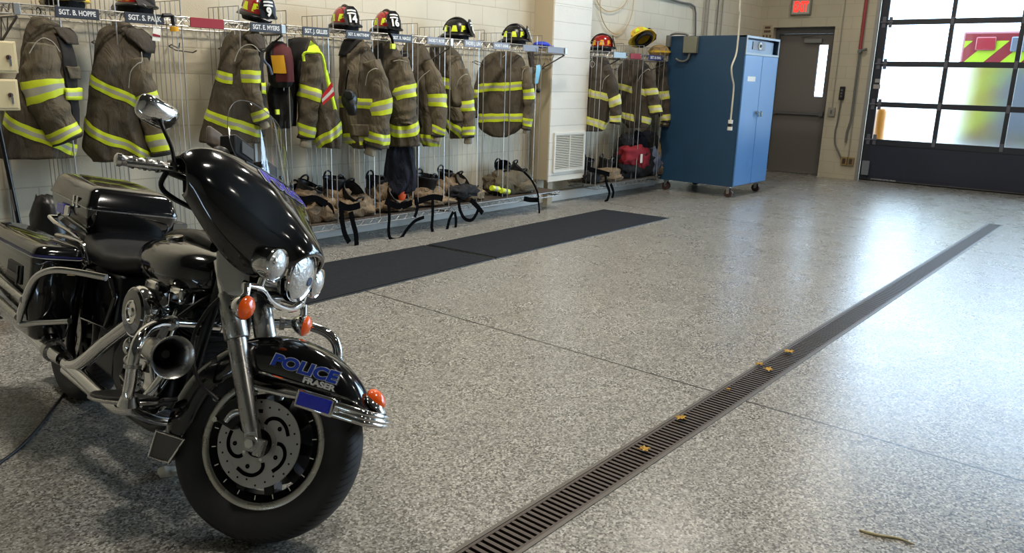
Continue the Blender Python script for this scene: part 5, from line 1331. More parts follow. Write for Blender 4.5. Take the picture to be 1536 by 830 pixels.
wheel(Fp, FA, 'front'); wheel(Bp, (0, 0, WR), 'rear')

# ---------------------------------------------------------------- front fork
fd = V((-.4975, 0, .8675))
for s in (-1, 1):
    def fp(d_, dy=.112, dx=0): 
        base = V((1.613+.002, s*dy, WR)); return base+fd*d_+V((dx, 0, 0))
    Fp(MB().tube([fp(.035), fp(.06), fp(.20), fp(.345)], [.026, .0305, .0315, .0315], 24), 'fork_slider', 'steel')
    Fp(MB().tube([fp(.346), fp(.35), fp(.50), fp(.505)], [.036, .039, .039, .037], 24), 'fork_cover', 'steel')
    Fp(MB().tube([fp(.506), fp(.62)], .034, 20), 'fork_tube', 'chrome')
    cl = MB().cyl((1.613, s*.10, WR), (1.613, s*.135, WR), .026, 20); cl.box(fp(.02, .112), (.046, .034, .05), Matrix.Rotation(-.52, 3, 'Y')); cl.box((1.640, s*.115, WR-.006), (.03, .03, .055))
    co = Fp(cl, 'axle_clamp', 'steel', bevel=.004)
    Fp(MB().cyl((1.613, s*.136, WR), (1.613, s*.146, WR), .015, 6), 'axle_nut', 'chrome', co)
    # pale shroud at the side of the steering head
    y0, y1 = s*.092, s*.15
    P = [(1.372, .742), (1.428, .772), (1.402, .850), (1.350, .905), (1.285, .885), (1.318, .80)]
    Fp(MB().prism([V((x, y0, z)) for x, z in P], (0, y1-y0, 0)), 'fork_shroud', 'pale', bevel=.012, bseg=3)
    # caliper
    cx = lambda r, a: V((1.613+r*math.cos(math.radians(a)), 0, WR+r*math.sin(math.radians(a))))
    cal = MB(); rr = [cx(.085, a) for a in (118, 130, 145, 160, 168)]; ro = [cx(.165, a) for a in (168, 155, 140, 125, 116)]
    cal.prism([p+V((0, s*.058, 0)) for p in rr+ro], (0, s*.058, 0))
    k = Fp(cal, 'brake_caliper', 'blackmetal', bevel=.008)
    ins = MB(); ins.tube([cx(.105, 126)+V((0, s*.1185, 0)), cx(.118, 142)+V((0, s*.1185, 0)), cx(.118, 160)+V((0, s*.1185, 0))], [.010, .013, .010], 10, smooth=4)
    Fp(ins, 'caliper_insert', 'steel', k)
    for a in (120, 166): Fp(MB().cyl(cx(.152, a)+V((0, s*.116, 0)), cx(.152, a)+V((0, s*.127, 0)), .009, 8), 'caliper_bolt', 'chrome', k)
    for a, r in ((114, .19), (150, .20)): Fp(MB().cyl(cx(r, a)+V((0, s*.10, 0)), cx(r, a)+V((0, s*.115, 0)), .011, 10), 'bracket_bolt', 'steel', k)
# yokes
Fp(MB().bb(1.33, 1.43, -.145, .145, .79, .815).bb(1.27, 1.36, -.14, .14, .92, .945), 'triple_clamp', 'blackmetal', bevel=.01)

# ---------------------------------------------------------------- front fender
def fender():
    rings = []; ph = [26+(206-26)*i/48 for i in range(49)]
    for d in ph:
        a = math.radians(d); s_ = math.sin(a)
        Ro = .372-.018*min(1, max(0, (d-26)/60))-.004*(d > 120)
        if d < 26+10: Ro += .006
        Ri = (.512-WR)/s_ if 20 < d < 124 else .238+.05*max(0, (d-180)/26)
        Ri = min(Ri, Ro-.018)
        if d > 124: Ri = max(Ri, .232)
        q = lambda r, y: V((WB+r*math.cos(a), y, WR+r*s_))
        sh = min(.05, (Ro-Ri)*.75)
        rt = [q(Ri, -.090), q(Ri*.5+(Ro-sh)*.5, -.091), q(Ro-sh, -.089), q(Ro-sh*.45, -.080), q(Ro-sh*.15, -.058), q(Ro-.001, -.03), q(Ro+.004, 0)]
        rings.append(rt+[V((p.x, -p.y, p.z)) for p in rt[-2::-1]])
    return rings
R_ = fender()
Ff = Fp(MB().loft(R_, False), 'front_fender', 'paint', smooth=70, solid=.004)
tr = MB()
for s in (-1, 1): tr.tube([(1.545, s*.0945, .541), (1.70, s*.0945, .542), (1.86, s*.0935, .541), (1.925, s*.080, .522)], .0042, 6)
Fp(tr, 'fender_trim', 'chrome', Ff)
TQ = [(1.270, .264), (1.374, .264), (1.348, .180), (1.274, .180)]
for sd in (-1, 1):
    TP = Fp(MB().prism([V((x, sd*.094, z)) for x, z in TQ], (0, sd*.005, 0)), 'fender_tip', TIPM if sd > 0 else (TIPM := plain('grey tip plate', srgb(104, 102, 98), .35, .3)), Ff, smooth=0)
    Fp(MB().tube([V((x, sd*.0995, z)) for x, z in TQ], .0055, 8, loop=True), 'tip_frame', 'chrome', Ff)
# amber running lamp and bumper rails on the tip
am = MB().ball((1.925, 0, .560), (.040, .036, .026), 16, 8, Matrix.Rotation(.65, 3, 'Y')); Fp(am, 'fender_lamp', 'amber', Ff)
Fp(MB().ball((1.930, 0, .540), (.048, .046, .020), 16, 8, Matrix.Rotation(.6, 3, 'Y')), 'lamp_base', 'chrome', Ff)
for z, r, o in ((.512, .013, 0), (.484, .013, .004), (.498, .008, .012)):
    pts = [(1.80, -.108, z), (1.88, -.108, z), (1.935, -.095-o, z), (1.965+o, -.05, z), (1.972+o, 0, z), (1.965+o, .05, z), (1.935, .095, z), (1.88, .108, z), (1.80, .108, z)]
    Fp(MB().tube(pts, r, 10, smooth=4), 'fender_bumper', 'chrome', Ff)
for s in (-1, 1):
    Fp(MB().bb(1.702, 1.842, s*.104, s*.124, .470, .531).bb(1.832, 1.86, s*.104, s*.120, .484, .518), 'lamp_housing', 'chrome', Ff, bevel=.008)
    Fp(MB().bb(1.714, 1.828, s*.1245, s*.129, .480, .522), 'blue_lamp', 'bluelens', Ff, bevel=.004)
    Fp(MB().tube([(1.54, s*.108, .49), (1.62, s*.112, .495), (1.71, s*.112, .502)], [.012, .008, .01], 8).tube([(1.555, s*.105, .47), (1.66, s*.108, .512), (1.72, s*.108, .518)], .006, 8), 'lamp_bracket', 'chrome', Ff)
text_obj('fender_lettering_outline', 'POLICE', .052, None, None, None, M['whitetext'], Ff, bold=.0042, shear=.12, width=.246, fn=lambda x, y, z: fw((1.692+x, -.0955-z, .592+y)))
text_obj('fender_lettering', 'POLICE', .052, None, None, None, M['bluetext'], Ff, bold=.0022, shear=.12, width=.238, fn=lambda x, y, z: fw((1.692+x, -.0975-z, .592+y)))
text_obj('town_lettering', 'FRASER', .026, None, None, None, M['whitetext'], Ff, bold=.0012, width=.115, fn=lambda x, y, z: fw((1.755+x, -.0955-z, .5585+y)))

# ---------------------------------------------------------------- batwing fairing
T_ = {0: (1.352, 1.184), .1: (1.344, 1.186), .2: (1.318, 1.188), .28: (1.286, 1.188), .34: (1.258, 1.174), .385: (1.238, 1.146), .41: (1.228, 1.110)}
prof = {   # |y| : points from top edge to lower edge (x, y, z)
 0:   [(1.335, 0, 1.182), (1.352, 0, 1.186), (1.405, 0, 1.142), (1.475, 0, 1.080), (1.545, 0, 1.018), (1.578, 0, .978), (1.572, 0, .962)],
 .06: [(1.333, .06, 1.183), (1.350, .06, 1.187), (1.402, .06, 1.142), (1.470, .062, 1.080), (1.538, .066, 1.012), (1.570, .07, .962), (1.563, .068, .944)],
 .12: [(1.322, .12, 1.184), (1.340, .12, 1.188), (1.392, .12, 1.140), (1.455, .12, 1.070), (1.515, .115, .990), (1.535, .108, .920), (1.524, .104, .885)],
 .19: [(1.300, .19, 1.184), (1.320, .19, 1.189), (1.372, .192, 1.140), (1.430, .192, 1.062), (1.478, .182, .965), (1.478, .168, .880), (1.450, .155, .835)],
 .26: [(1.272, .26, 1.180), (1.294, .26, 1.188), (1.345, .265, 1.140), (1.395, .268, 1.062), (1.432, .255, .970), (1.430, .232, .893), (1.398, .205, .845)],
 .33: [(1.240, .325, 1.166), (1.262, .33, 1.176), (1.308, .34, 1.134), (1.350, .342, 1.068), (1.380, .325, .995), (1.378, .300, .928), (1.345, .272, .893)],
 .38: [(1.212, .37, 1.140), (1.236, .378, 1.148), (1.270, .392, 1.118), (1.305, .395, 1.070), (1.328, .378, 1.020), (1.325, .352, .972), (1.298, .325, .950)],
 .405: [(1.195, .392, 1.105), (1.222, .404, 1.112), (1.242, .413, 1.095), (1.262, .413, 1.065), (1.275, .402, 1.040), (1.270, .385, 1.015), (1.250, .368, 1.005)]}
keys = sorted(prof); cols = [[V((x, -y, z)) for x, y, z in prof[k]] for k in keys[::-1]]+[[V(q) for q in prof[k]] for k in keys[1:]]
NC, NR = len(cols), 7
def fair(u, v, off=0):
    def base(u, v):
        c = [cr(col, v) for col in cols]; return cr(c, u)
    p = base(u, v)
    if off:
        e = .012; n = (base(min(1, u+e), v)-base(max(0, u-e), v)).cross(base(u, min(1, v+e))-base(u, max(0, v-e)))
        n.normalize()
        if n.x < 0: n = -n
        p = p+n*off
    return p
for c_ in cols:
    if abs(c_[3].y) > .1: c_[2].x += .014; c_[3].x += .007
FW = Fp(MB().loft([[fair(i/56, j/26) for i in range(57)] for j in range(27)], False), 'fairing', 'paint', smooth=180, solid=.006)
# lip under the nose and inner shell with dash
inner = []
for k in (0, .5, 1.0):
    inner.append([fair(i/40, 0)*(1-k)+V((1.20-.03*k, (i/40-.5)*.5, 1.13-.1*k))*k for i in range(41)])
Fp(MB().loft(inner, False), 'dash_panel', 'dark', FW, smooth=60)
def onfair(x, y, z):
    u = .5+x/.80*.52
    # u from lateral position by search
    lo, hi = 0.0, 1.0
    for _ in range(24):
        m = (lo+hi)/2
        if fair(m, .22).y < x: lo = m
        else: hi = m
    return fw(fair((lo+hi)/2, .27-y*2.1, .003+z))
text_obj('fairing_lettering_outline', 'POLICE', .06, None, None, None, M['whitetext'], FW, bold=.0035, width=.335, fn=onfair)
text_obj('fairing_lettering', 'POLICE', .06, None, None, None, M['purple'], FW, bold=.0018, width=.325, fn=lambda x, y, z: onfair(x, y, z+.0022))

# windshield
def wsx(y, z): d = z-1.184; return 1.348-.545*d-.95*y*y
rows = []
for z, w in ((1.178, .215), (1.21, .236), (1.25, .244), (1.30, .243), (1.35, .232), (1.39, .212), (1.42, .184), (1.44, .148), (1.453, .095), (1.457, .035)):
    z = 1.184+(z-1.184)*.87
    rows.append([V((wsx(y, z), y, z)) for y in [-w+2*w*i/24 for i in range(25)]])
ws = Fp(MB().loft(rows, False), 'windshield', 'glass', smooth=180)
ed = [r[0] for r in rows]+[r[-1] for r in rows[::-1]]
Fp(MB().tube(ed, .0014, 6, smooth=2), 'windshield_edge', plain('acrylic edge', srgb(84, 84, 80), .4), ws)
Fp(MB().tube([V((wsx(y, 1.185)+.006, y, 1.187)) for y in [-.2+.4*i/14 for i in range(15)]], .006, 8), 'windshield_trim', 'dark', ws)
for y in (-.12, 0, .12): Fp(MB().cyl((wsx(y, 1.205)+.003, y, 1.203), (wsx(y, 1.205)+.012, y, 1.207), .007, 8), 'windshield_screw', 'chrome', ws)
# radar readout standing on the dash, grey pad behind it
RM = Matrix.Rotation(-.35, 3, 'Y')
rd = Fp(MB().box((1.195, -.075, 1.245), (.06, .135, .07), RM), 'radar_display', 'dark', bevel=.006)
Fp(MB().box((1.195+.033, -.065, 1.256), (.003, .085, .042), RM), 'screen', 'screen', rd, smooth=0)
Fp(MB().ball((1.20, -.17, 1.205), (.03, .03, .022), 12, 6), 'radar_mount', 'dark')
Fp(MB().box((1.13, -.125, 1.255), (.02, .09, .07), RM), 'dash_card', plain('grey card', srgb(120, 108, 96), .7), bevel=.012, bseg=3)
Fp(MB().box((1.19, .16, 1.235), (.06, .09, .075), RM), 'switch_box', 'dark', bevel=.006)

# ---------------------------------------------------------------- lamps
def lamp(c, ax, r, depth, name, ring=True, glass='lens'):
    c = V(c); ax = V(ax).normalized()
    o = Fp(MB().lathe([(.004, -depth), (r*.55, -depth*.92), (r*.86, -depth*.6), (r*.98, -depth*.2), (r, 0), (r*1.03, .006), (r*.99, .014), (r*.90, .010)], c, ax, 40, True), name, 'chrome', smooth=50)
    Fp(MB().lathe([(r*.93, .006), (r*.8, .016), (r*.5, .024), (r*.2, .028), (.001, .029)], c, ax, 40), 'lamp_lens', glass, o, smooth=180)
    return o
hl = lamp((1.532, 0, .888), (1, 0, -.05), .092, .13, 'headlamp')
Fp(MB().lathe([(.001, .0305), (.016, .030), (.017, .022)], (1.532, .025, .878), (1, 0, -.05), 16), 'lamp_cap', 'bluegrey', hl)
Fp(MB().lathe([(.105, -.14), (.108, -.06), (.100, -.015)], (1.532, 0, .890), (1, 0, -.05), 40), 'headlamp_shell', 'chrome', hl)
for s in (-1, 1):
    l = lamp((1.515, s*.168, .888), (1, s*.10, -.02), .056, .085, 'spot_lamp')
    bb_ = MB()
    for a, b in (((.0, .0), (.02, .015)), ((.0, -.02), (.018, -.03)), ((-.018, .012), (-.026, -.01))):
        bb_.ball((1.532, s*.168+a[0]+b[0]*.5, .888+a[1]+b[1]*.3), (.006, .016, .012), 8, 6)
    Fp(bb_, 'reflector_facet', 'chrome', l)
# lamp bar, turn signals
lb = MB().tube([(1.468, -.225, .792), (1.492, -.16, .800), (1.500, -.09, .772), (1.503, 0, .764), (1.500, .09, .772), (1.492, .16, .800), (1.468, .225, .792)], .013, 12, smooth=5)
for s in (-1, 1): lb.tube([(1.49, s*.168, .80), (1.49, s*.168, .835)], .012, 10)
bar = Fp(lb, 'lamp_bar', 'chrome')
for s in (-1, 1):
    c = V((1.495, s*.232, .728))
    Fp(MB().tube([(1.475, s*.222, .80), (1.485, s*.226, .77), c+V((-.012, 0, .02))], [.014, .012, .018], 10), 'signal_stem', 'chrome', bar)
    sg = Fp(MB().lathe([(.002, -.045), (.022, -.04), (.036, -.015), (.041, .004), (.040, .008)], c, (1, s*.12, 0), 24, True), 'turn_signal', 'chrome', smooth=60)
    Fp(MB().lathe([(.039, .007), (.036, .016), (.022, .026), (.001, .030)], c, (1, s*.12, 0), 24), 'signal_lens', 'amber', sg, smooth=180)

# ---------------------------------------------------------------- handlebars, mirror, controls
hb = MB().tube([(1.30, 0, .98), (1.27, -.12, 1.05), (1.22, -.24, 1.10), (1.165, -.31, 1.09), (1.06, -.435, 1.052)], .0125, 10, smooth=5)
hb.tube([(1.30, 0, .98), (1.27, .12, 1.05), (1.22, .24, 1.10), (1.165, .31, 1.09), (1.06, .435, 1.052)], .0125, 10, smooth=5)
HB = Fp(hb, 'handlebar', 'chrome')
for s in (-1, 1):
    a, b = V((1.148, s*.325, 1.083)), V((1.058, s*.432, 1.052)); n = 10
    rr = []; pp = []
    for i in range(n*2+1): pp.append(a+(b-a)*(i/(n*2))); rr.append(.0165 if i % 4 else .0195)
    Fp(MB().tube(pp, rr, 14), 'hand_grip', 'steel', HB)
    Fp(MB().tube([b, b+(b-a).normalized()*.012, b+(b-a).normalized()*.018], [.0205, .0205, .012], 14), 'grip_cap', 'chrome', HB)
    for t in (.25, .5, .75): Fp(MB().tube([a+(b-a)*(t-.02), a+(b-a)*(t+.02)], .0206, 14), 'grip_ring', 'satin', HB)
    Fp(MB().box((1.165, s*.300, 1.088), (.05, .075, .05), Matrix.Rotation(s*.6, 3, 'Z')).box((1.185, s*.29, 1.112), (.05, .07, .025), Matrix.Rotation(s*.6, 3, 'Z')), 'control_housing', 'blackmetal', HB, bevel=.008)
    lev = [(1.20, s*.315, 1.085), (1.195, s*.36, 1.078), (1.150, s*.415, 1.060), (1.105, s*.462, 1.042)]
    Fp(MB().tube(lev, [.011, .008, .009, .010], 10, smooth=4), 'brake_lever', 'chrome', HB)
    # mirror
    mc = V((1.112, s*.425, 1.225)); MM = Matrix.Rotation(s*.25, 3, 'Z') @ Matrix.Rotation(.25, 3, 'Y')
    out = []
    for q, d in ((.3, .030), (.75, .026), (.95, .014), (1.0, .0), (.98, -.006)):
        ring = []
        for k in range(28):
            a_ = 2*PI*k/28; e = lambda v: math.copysign(abs(v)**.62, v)
            ring.append(mc+MM @ V((d, e(math.cos(a_))*.073*q*(1+.10*math.sin(a_)), e(math.sin(a_))*.043*q)))
        out.append(ring)
    mo = Fp(MB().loft(out, True, True, True), 'mirror', 'chrome', smooth=60)
    Fp(MB().tube([mc+V((.02, s*.0, -.02)), mc+V((.045, s*.004, -.045)), (1.195, s*.412, 1.13), (1.222, s*.400, 1.075), (1.19, s*.34, 1.09)], [.010, .0065, .006, .007, .009], 10, smooth=4), 'mirror_stem', 'blackmetal', mo)
    Fp(MB().tube([(1.15, s*.335, 1.065), (1.155, s*.345, 1.02), (1.19, s*.325, .995), (1.28, s*.27, .975), (1.36, s*.20, .95)], [.009, .008, .009, .0065, .005], 8, smooth=5), 'cable', 'blackmetal')
cb = lambda pts, r=.006: Fp(MB().tube(pts, r, 8, smooth=5), 'brake_hose', 'cord')
cb([(1.36, -.135, .75), (1.33, -.15, .68), (1.32, -.155, .58), (1.375, -.15, .47), (1.455, -.125, .42)], .0065)
Bp(MB().tube([(1.24, .03, .80), (1.22, -.10, .72), (1.19, -.20, .62), (1.10, -.22, .56)], .007, 8, smooth=5), 'clutch_cable', 'cord')
for k in range(4): Bp(MB().tube([(1.25, -.05+.02*k, .70+.01*k), (1.20, -.11+.015*k, .64-.02*k), (1.12, -.13, .70-.01*k)], .005, 6, smooth=4), 'cable', 'cord')

# ---------------------------------------------------------------- frame, engine
fr = MB()
for s in (-1, 1):
    fr.tube([(1.26, s*.05, .84), (1.24, s*.075, .62), (1.20, s*.10, .36), (1.13, s*.13, .24), (.95, s*.14, .21), (.30, s*.14, .23), (.18, s*.13, .42), (.25, s*.12, .66), (.60, s*.07, .74), (1.22, s*.04, .84)], .019, 10, smooth=5)
fr.cyl((1.305, 0, .77), (1.215, 0, .965), .035)
Bp(fr, 'frame', 'blackmetal')
Bp(MB().bb(1.19, 1.235, -.09, .09, .30, .60), 'oil_cooler', 'satin', bevel=.01)
cf = MB()
for k in range(14): cf.bb(1.235, 1.240, -.08, .08, .32+k*.019, .329+k*.019)
Bp(cf, 'cooler_fin', 'blackmetal', smooth=0)
eng = MB(); P = [(.66, .27), (.72, .235), (1.06, .235), (1.16, .30), (1.165, .42), (1.08, .50), (.92, .52), (.70, .47), (.63, .38)]
eng.prism([V((x, -.135, z)) for x, z in P], (0, .27, 0)); eng.prism([V((x, -.13, z)) for x, z in ((.42, .29), (.66, .27), (.64, .50), (.48, .52))], (0, .25, 0))
EN = Bp(eng, 'engine_case', plain('engine casting', srgb(40, 40, 42), .35, .4), bevel=.02, bseg=3)
Bp(MB().prism([V((x, -.175, z)) for x, z in ((.80, .34), (.86, .28), (1.04, .28), (1.12, .36), (1.06, .46), (.88, .47))], (0, .04, 0)), 'cam_cover', 'chrome', bevel=.014, bseg=3)
Bp(MB().lathe([(.001, .02), (.045, .018), (.052, .006), (.052, 0)], (.95, -.175, .37), (0, -1, 0), 24), 'timer_cover', 'chrome')
FINS = plain('cylinder fins', srgb(32, 32, 34), .35, .5); BSTR = plain('blue stripe', srgb(48, 48, 104), .4); REFL = plain('pale reflector', srgb(226, 206, 150), .4)
for xb, tilt in ((1.00, 22.5), (.86, -22.5)):
    a = math.radians(tilt); d = V((math.sin(a), 0, math.cos(a))); base = V((xb, 0, .48))
    pf = []
    for k in range(11):
        h = k*.0155; pf += [(.058, h), (.084-.001*abs(k-4), h+.002), (.084-.001*abs(k-4), h+.007), (.058, h+.0085)]
    Bp(MB().lathe(pf, base, d, 36), 'cylinder', FINS)
    hd = MB().box(base+d*.20, (.13, .15, .06), Matrix.Rotation(a, 3, 'Y')); hd.box(base+d*.245, (.11, .12, .035), Matrix.Rotation(a, 3, 'Y'))
    Bp(hd, 'rocker_box', 'blackmetal', bevel=.016, bseg=3)
    Bp(MB().tube([(xb+.02*(1 if tilt > 0 else -1), -.12, .44), base+d*.19+V((0, -.085, 0))], .010, 10).tube([(xb-.03*(1 if tilt > 0 else -1), -.12, .44), base+d*.19+V((-.04*(1 if tilt > 0 else -1), -.085, 0))], .010, 10), 'pushrod_tube', 'chrome')
# round air cleaner on the right side
ac = V((1.065, -.17, .645))
AC = Bp(MB().lathe([(.075, 0), (.082, .02), (.094, .06), (.094, .080), (.088, .090), (.064, .090)], ac, (0, -1, 0), 40, True), 'air_cleaner', 'chrome', smooth=50)
Bp(MB().lathe([(.084, .0905), (.078, .097), (.046, .099), (.044, .095)], ac, (0, -1, 0), 40), 'cleaner_face', 'paint', AC)
Bp(MB().lathe([(.045, .095), (.042, .101), (.036, .101), (.034, .096), (.018, .096), (.014, .102), (.001, .103)], ac, (0, -1, 0), 32), 'cleaner_badge', 'chrome', AC)
Bp(MB().box((.965, -.14, .70), (.10, .06, .09)), 'intake', 'chrome', bevel=.012)
Bp(MB().box((1.12, -.12, .72), (.09, .06, .06)), 'horn_cover', 'chrome', bevel=.012)
# exhaust
Bp(MB().tube([(1.02, -.12, .66), (1.00, -.20, .62), (.93, -.225, .555), (.82, -.245, .47), (.68, -.262, .36), (.60, -.268, .33)], [.024, .026, .027, .028, .028, .028], 18, smooth=5), 'exhaust_header', 'chrome')
Bp(MB().tube([(1.14, -.14, .45), (1.10, -.20, .32), (1.00, -.235, .275), (.86, -.25, .285), (.70, -.262, .31), (.55, -.268, .325)], [.023, .025, .026, .027, .027, .027], 18, smooth=5), 'exhaust_pipe', 'chrome')
Bp(MB().tube([(.90, -.215, .245), (.72, -.235, .262), (.50, -.252, .285)], .022, 14), 'crossover_pipe', 'chrome')
for s in (-1, 1):
    Bp(MB().tube([(.52, s*.272, .335), (.46, s*.275, .338), (.40, s*.278, .345), (-.30, s*.285, .405), (-.36, s*.285, .41), (-.36, s*.285, .41)], [.030, .034, .039, .041, .038, .026], 24), 'muffler', 'chrome')
    Bp(MB().tube([(.43, s*.276, .341), (.40, s*.278, .344)], .045, 24), 'muffler_clamp', 'steel')
    # saddlebag guard rails
    g = MB().tube([(.70, s*.22, .70), (.60, s*.30, .700), (.53, s*.355, .690), (.47, s*.388, .650), (.40, s*.392, .570), (.35, s*.392, .47), (.345, s*.385, .435), (.40, s*.34, .455), (.53, s*.27, .49)], .0135, 12, smooth=5)
    G = Bp(g, 'bag_guard', 'chrome')
    for x0, z0, x1, z1 in ((.39, .545, -.34, .60), (.352, .465, -.34, .525)):
        Bp(MB().tube([(x0, s*.398, z0), (0, s*.404, (z0+z1)/2), (x1, s*.398, z1), (x1-.02, s*.36, z1)], .015, 10, smooth=4), 'guard_rail', 'steel', G)
    # saddlebag
    def ring(z, inset=0, xs=0): 
        x0, x1, y0, y1 = -.34+inset-xs, .42-inset-xs*.3, .205+inset*.4, .385-inset
        pts = []
        for cx, cy, a0 in ((x1-.045, y1-.045, 0), (x0+.05, y1-.05, 90), (x0+.04, y0+.03, 180), (x1-.03, y0+.03, 270)):
            rr = .045 if a0 < 180 else .03
            for i in range(5): a = math.radians(a0+22.5*i); pts.append(V((cx+rr*math.cos(a), s*(cy+rr*math.sin(a)), z)))
        return pts
    bg = Bp(MB().loft([ring(.37, .05), ring(.39, .028), ring(.50, .006), ring(.668, 0), ring(.690, 0)], True, True, True), 'saddlebag', 'paint', smooth=45)
    Bp(MB().loft([ring(.6915, -.003), ring(.700, -.004), ring(.735, 0), ring(.758, .012), ring(.768, .035)], True, True, True), 'bag_lid', 'paint', bg, smooth=45)
    st = MB(); st.loft([ring(.716, -.0055), ring(.719, -.0055)], True); Bp(st, 'white_stripe', 'whitetext', bg, smooth=0)
    st = MB(); st.loft([ring(.722, -.0052), ring(.731, -.0052)], True); Bp(st, 'blue_stripe', BSTR, bg, smooth=0)
    lt = MB().bb(.12, .30, s*.381, s*.390, .585, .665); lo = Bp(lt, 'bag_latch', 'dark', bg, bevel=.006)
    Bp(MB().bb(.14, .28, s*.3905, s*.396, .60, .625).bb(.26, .275, s*.3905, s*.396, .58, .66), 'latch_handle', 'blackmetal', lo, bevel=.003)
    Bp(MB().bb(.4215, .4245, s*.232, s*.262, .655, .684), 'reflector', REFL, bg, smooth=0)
# rear fender and seat
rf = []
for d in [20+5*i for i in range(37)]:
    a = math.radians(d); R2 = .362
    q = lambda r, y: V((r*math.cos(a), y, WR+r*math.sin(a)))
    rt = [q(.25, -.088), q(.33, -.09), q(.352, -.075), q(.362, -.04), q(.364, 0)]; rf.append(rt+[V((p.x, -p.y, p.z)) for p in rt[-2::-1]])
Bp(MB().loft(rf, False), 'rear_fender', 'paint', smooth=70, solid=.004)
def seat_ring(x, w, zt, zb, dip=0.0):
    pts = []
    for i in range(24):
        a = 2*PI*i/24; e = lambda v, p=.7: math.copysign(abs(v)**p, v)
        yy = w*e(math.cos(a)); zz = (zt+zb)/2+(zt-zb)/2*e(math.sin(a), .8)-(dip*(1-(yy/w)**2) if math.sin(a) > 0 else 0)
        pts.append(V((x, yy, zz)))
    return pts
Bp(MB().loft([seat_ring(.24, .08, .80, .74), seat_ring(.25, .135, .838, .715), seat_ring(.29, .168, .850, .70), seat_ring(.36, .188, .838, .69, .012), seat_ring(.44, .192, .812, .685, .014), seat_ring(.53, .182, .795, .68, .012), seat_ring(.62, .150, .795, .69, .006), seat_ring(.70, .115, .808, .72), seat_ring(.76, .09, .820, .75), seat_ring(.79, .05, .815, .77)], True, True, True), 'seat', 'leather', smooth=180)
# fuel tank
def tank_ring(x, w, zt, zb):
    pts = []
    for i in range(32):
        a = 2*PI*i/32; e = lambda v, p: math.copysign(abs(v)**p, v)
        pts.append(V((x, w*e(math.cos(a), .75), (zt+zb)/2+(zt-zb)/2*e(math.sin(a), .85)+(.015*math.cos(2*a)*0))))
    return pts
TK = Bp(MB().loft([tank_ring(.70, .05, .835, .76), tank_ring(.715, .10, .860, .735), tank_ring(.76, .138, .880, .71), tank_ring(.84, .160, .893, .695), tank_ring(.94, .170, .900, .690), tank_ring(1.04, .168, .897, .692), tank_ring(1.12, .152, .888, .702), tank_ring(1.18, .122, .875, .72), tank_ring(1.215, .08, .86, .745), tank_ring(1.225, .04, .85, .76)], True, True, True), 'fuel_tank', 'paint', smooth=180)
Bp(MB().tube([(.72, 0, .866), (.80, 0, .892), (.95, 0, .907), (1.08, 0, .900)], [.03, .034, .036, .02], 12, smooth=4), 'tank_console', 'satin', TK)
Bp(MB().lathe([(.03, 0), (.032, .012), (.001, .014)], (.90, -.07, .893), (0, -.25, 1), 20), 'fuel_cap', 'chrome', TK)
# radio box behind the seat
def box_ring(z, ins=0, fx=0):
    x0, x1, w = -.115+ins, .365-ins-fx, .188-ins
    pts = []
    for cx, cy, a0 in ((x1-.035, w-.035, 0), (x0+.04, w-.04, 90), (x0+.04, -w+.04, 180), (x1-.035, -w+.035, 270)):
        rr = .035 if a0 in (0, 270) else .04
        for i in range(6): a = math.radians(a0+18*i); pts.append(V((cx+rr*math.cos(a), cy+rr*math.sin(a), z)))
    return pts
zz = lambda ring, k=.0: [p+V((0, 0, -.06*(p.x-.1))) for p in ring]
RB_ = Bp(MB().loft([zz(box_ring(.800, .05, .03)), zz(box_ring(.815, .03, .02)), zz(box_ring(.90, .006)), zz(box_ring(.938, 0))], True, True, True), 'radio_box', 'paint', smooth=40)
Bp(MB().loft([zz(box_ring(.9395, -.004)), zz(box_ring(.950, -.005)), zz(box_ring(.962, .001)), zz(box_ring(1.008, .012, .01)), zz(box_ring(1.026, .028, .015)), zz(box_ring(1.033, .06, .02))], True, True, True), 'box_lid', 'paint', RB_, smooth=40)
Bp(MB().loft([zz(box_ring(.9385, -.0062)), zz(box_ring(.944, -.0062))], True), 'lid_seal', 'steel', RB_, smooth=0)
Bp(MB().bb(.02, .11, -.197, -.186, .868, .912), 'blue_marker', 'bluelens', RB_, bevel=.004)
Bp(MB().bb(.112, .165, -.198, -.186, .865, .912), 'marker_bezel', 'chrome', RB_, bevel=.005)
for x in (.19, .23): Bp(MB().bb(x, x+.018, -.196, -.186, .915, .965), 'box_latch', 'chrome', RB_, bevel=.003)
rk = MB()
for s in (-1, 1):
    rk.tube([(-.12, s*.175, .83), (-.02, s*.175, .812), (.16, s*.175, .80), (.28, s*.172, .775), (.33, s*.16, .70)], .009, 8, smooth=4)
    rk.tube([(.10, s*.21, .775), (.24, s*.205, .785), (.36, s*.19, .775), (.42, s*.185, .70)], .009, 8, smooth=4)
rk.tube([(-.12, -.175, .83), (-.14, 0, .835), (-.12, .175, .83)], .009, 8, smooth=4)
Bp(rk, 'luggage_rack', 'chrome')
Bp(MB().bb(-.05, .30, -.13, .13, .69, .80), 'box_mount', 'satin', bevel=.02)
lr = MB().bb(.22, .30, .20, .27, .80, .90); Bp(lr, 'side_lamp_bracket', 'dark', bevel=.01)
X(MB().bb(.303, .307, .198, .262, .808, .892), bw).build('side_lamp_plate', plain('clouded plate', srgb(120, 116, 106), .4), bike, smooth=0)
# side cover under the seat
for s in (-1, 1): Bp(MB().prism([V((x, s*.155, z)) for x, z in ((.36, .46), (.62, .48), (.68, .62), (.60, .69), (.36, .68))], (0, s*.02, 0)), 'side_cover', 'paint', bevel=.012, bseg=3)
Bp(MB().bb(.40, .66, -.15, .15, .46, .70), 'battery_box', 'satin', bevel=.01)
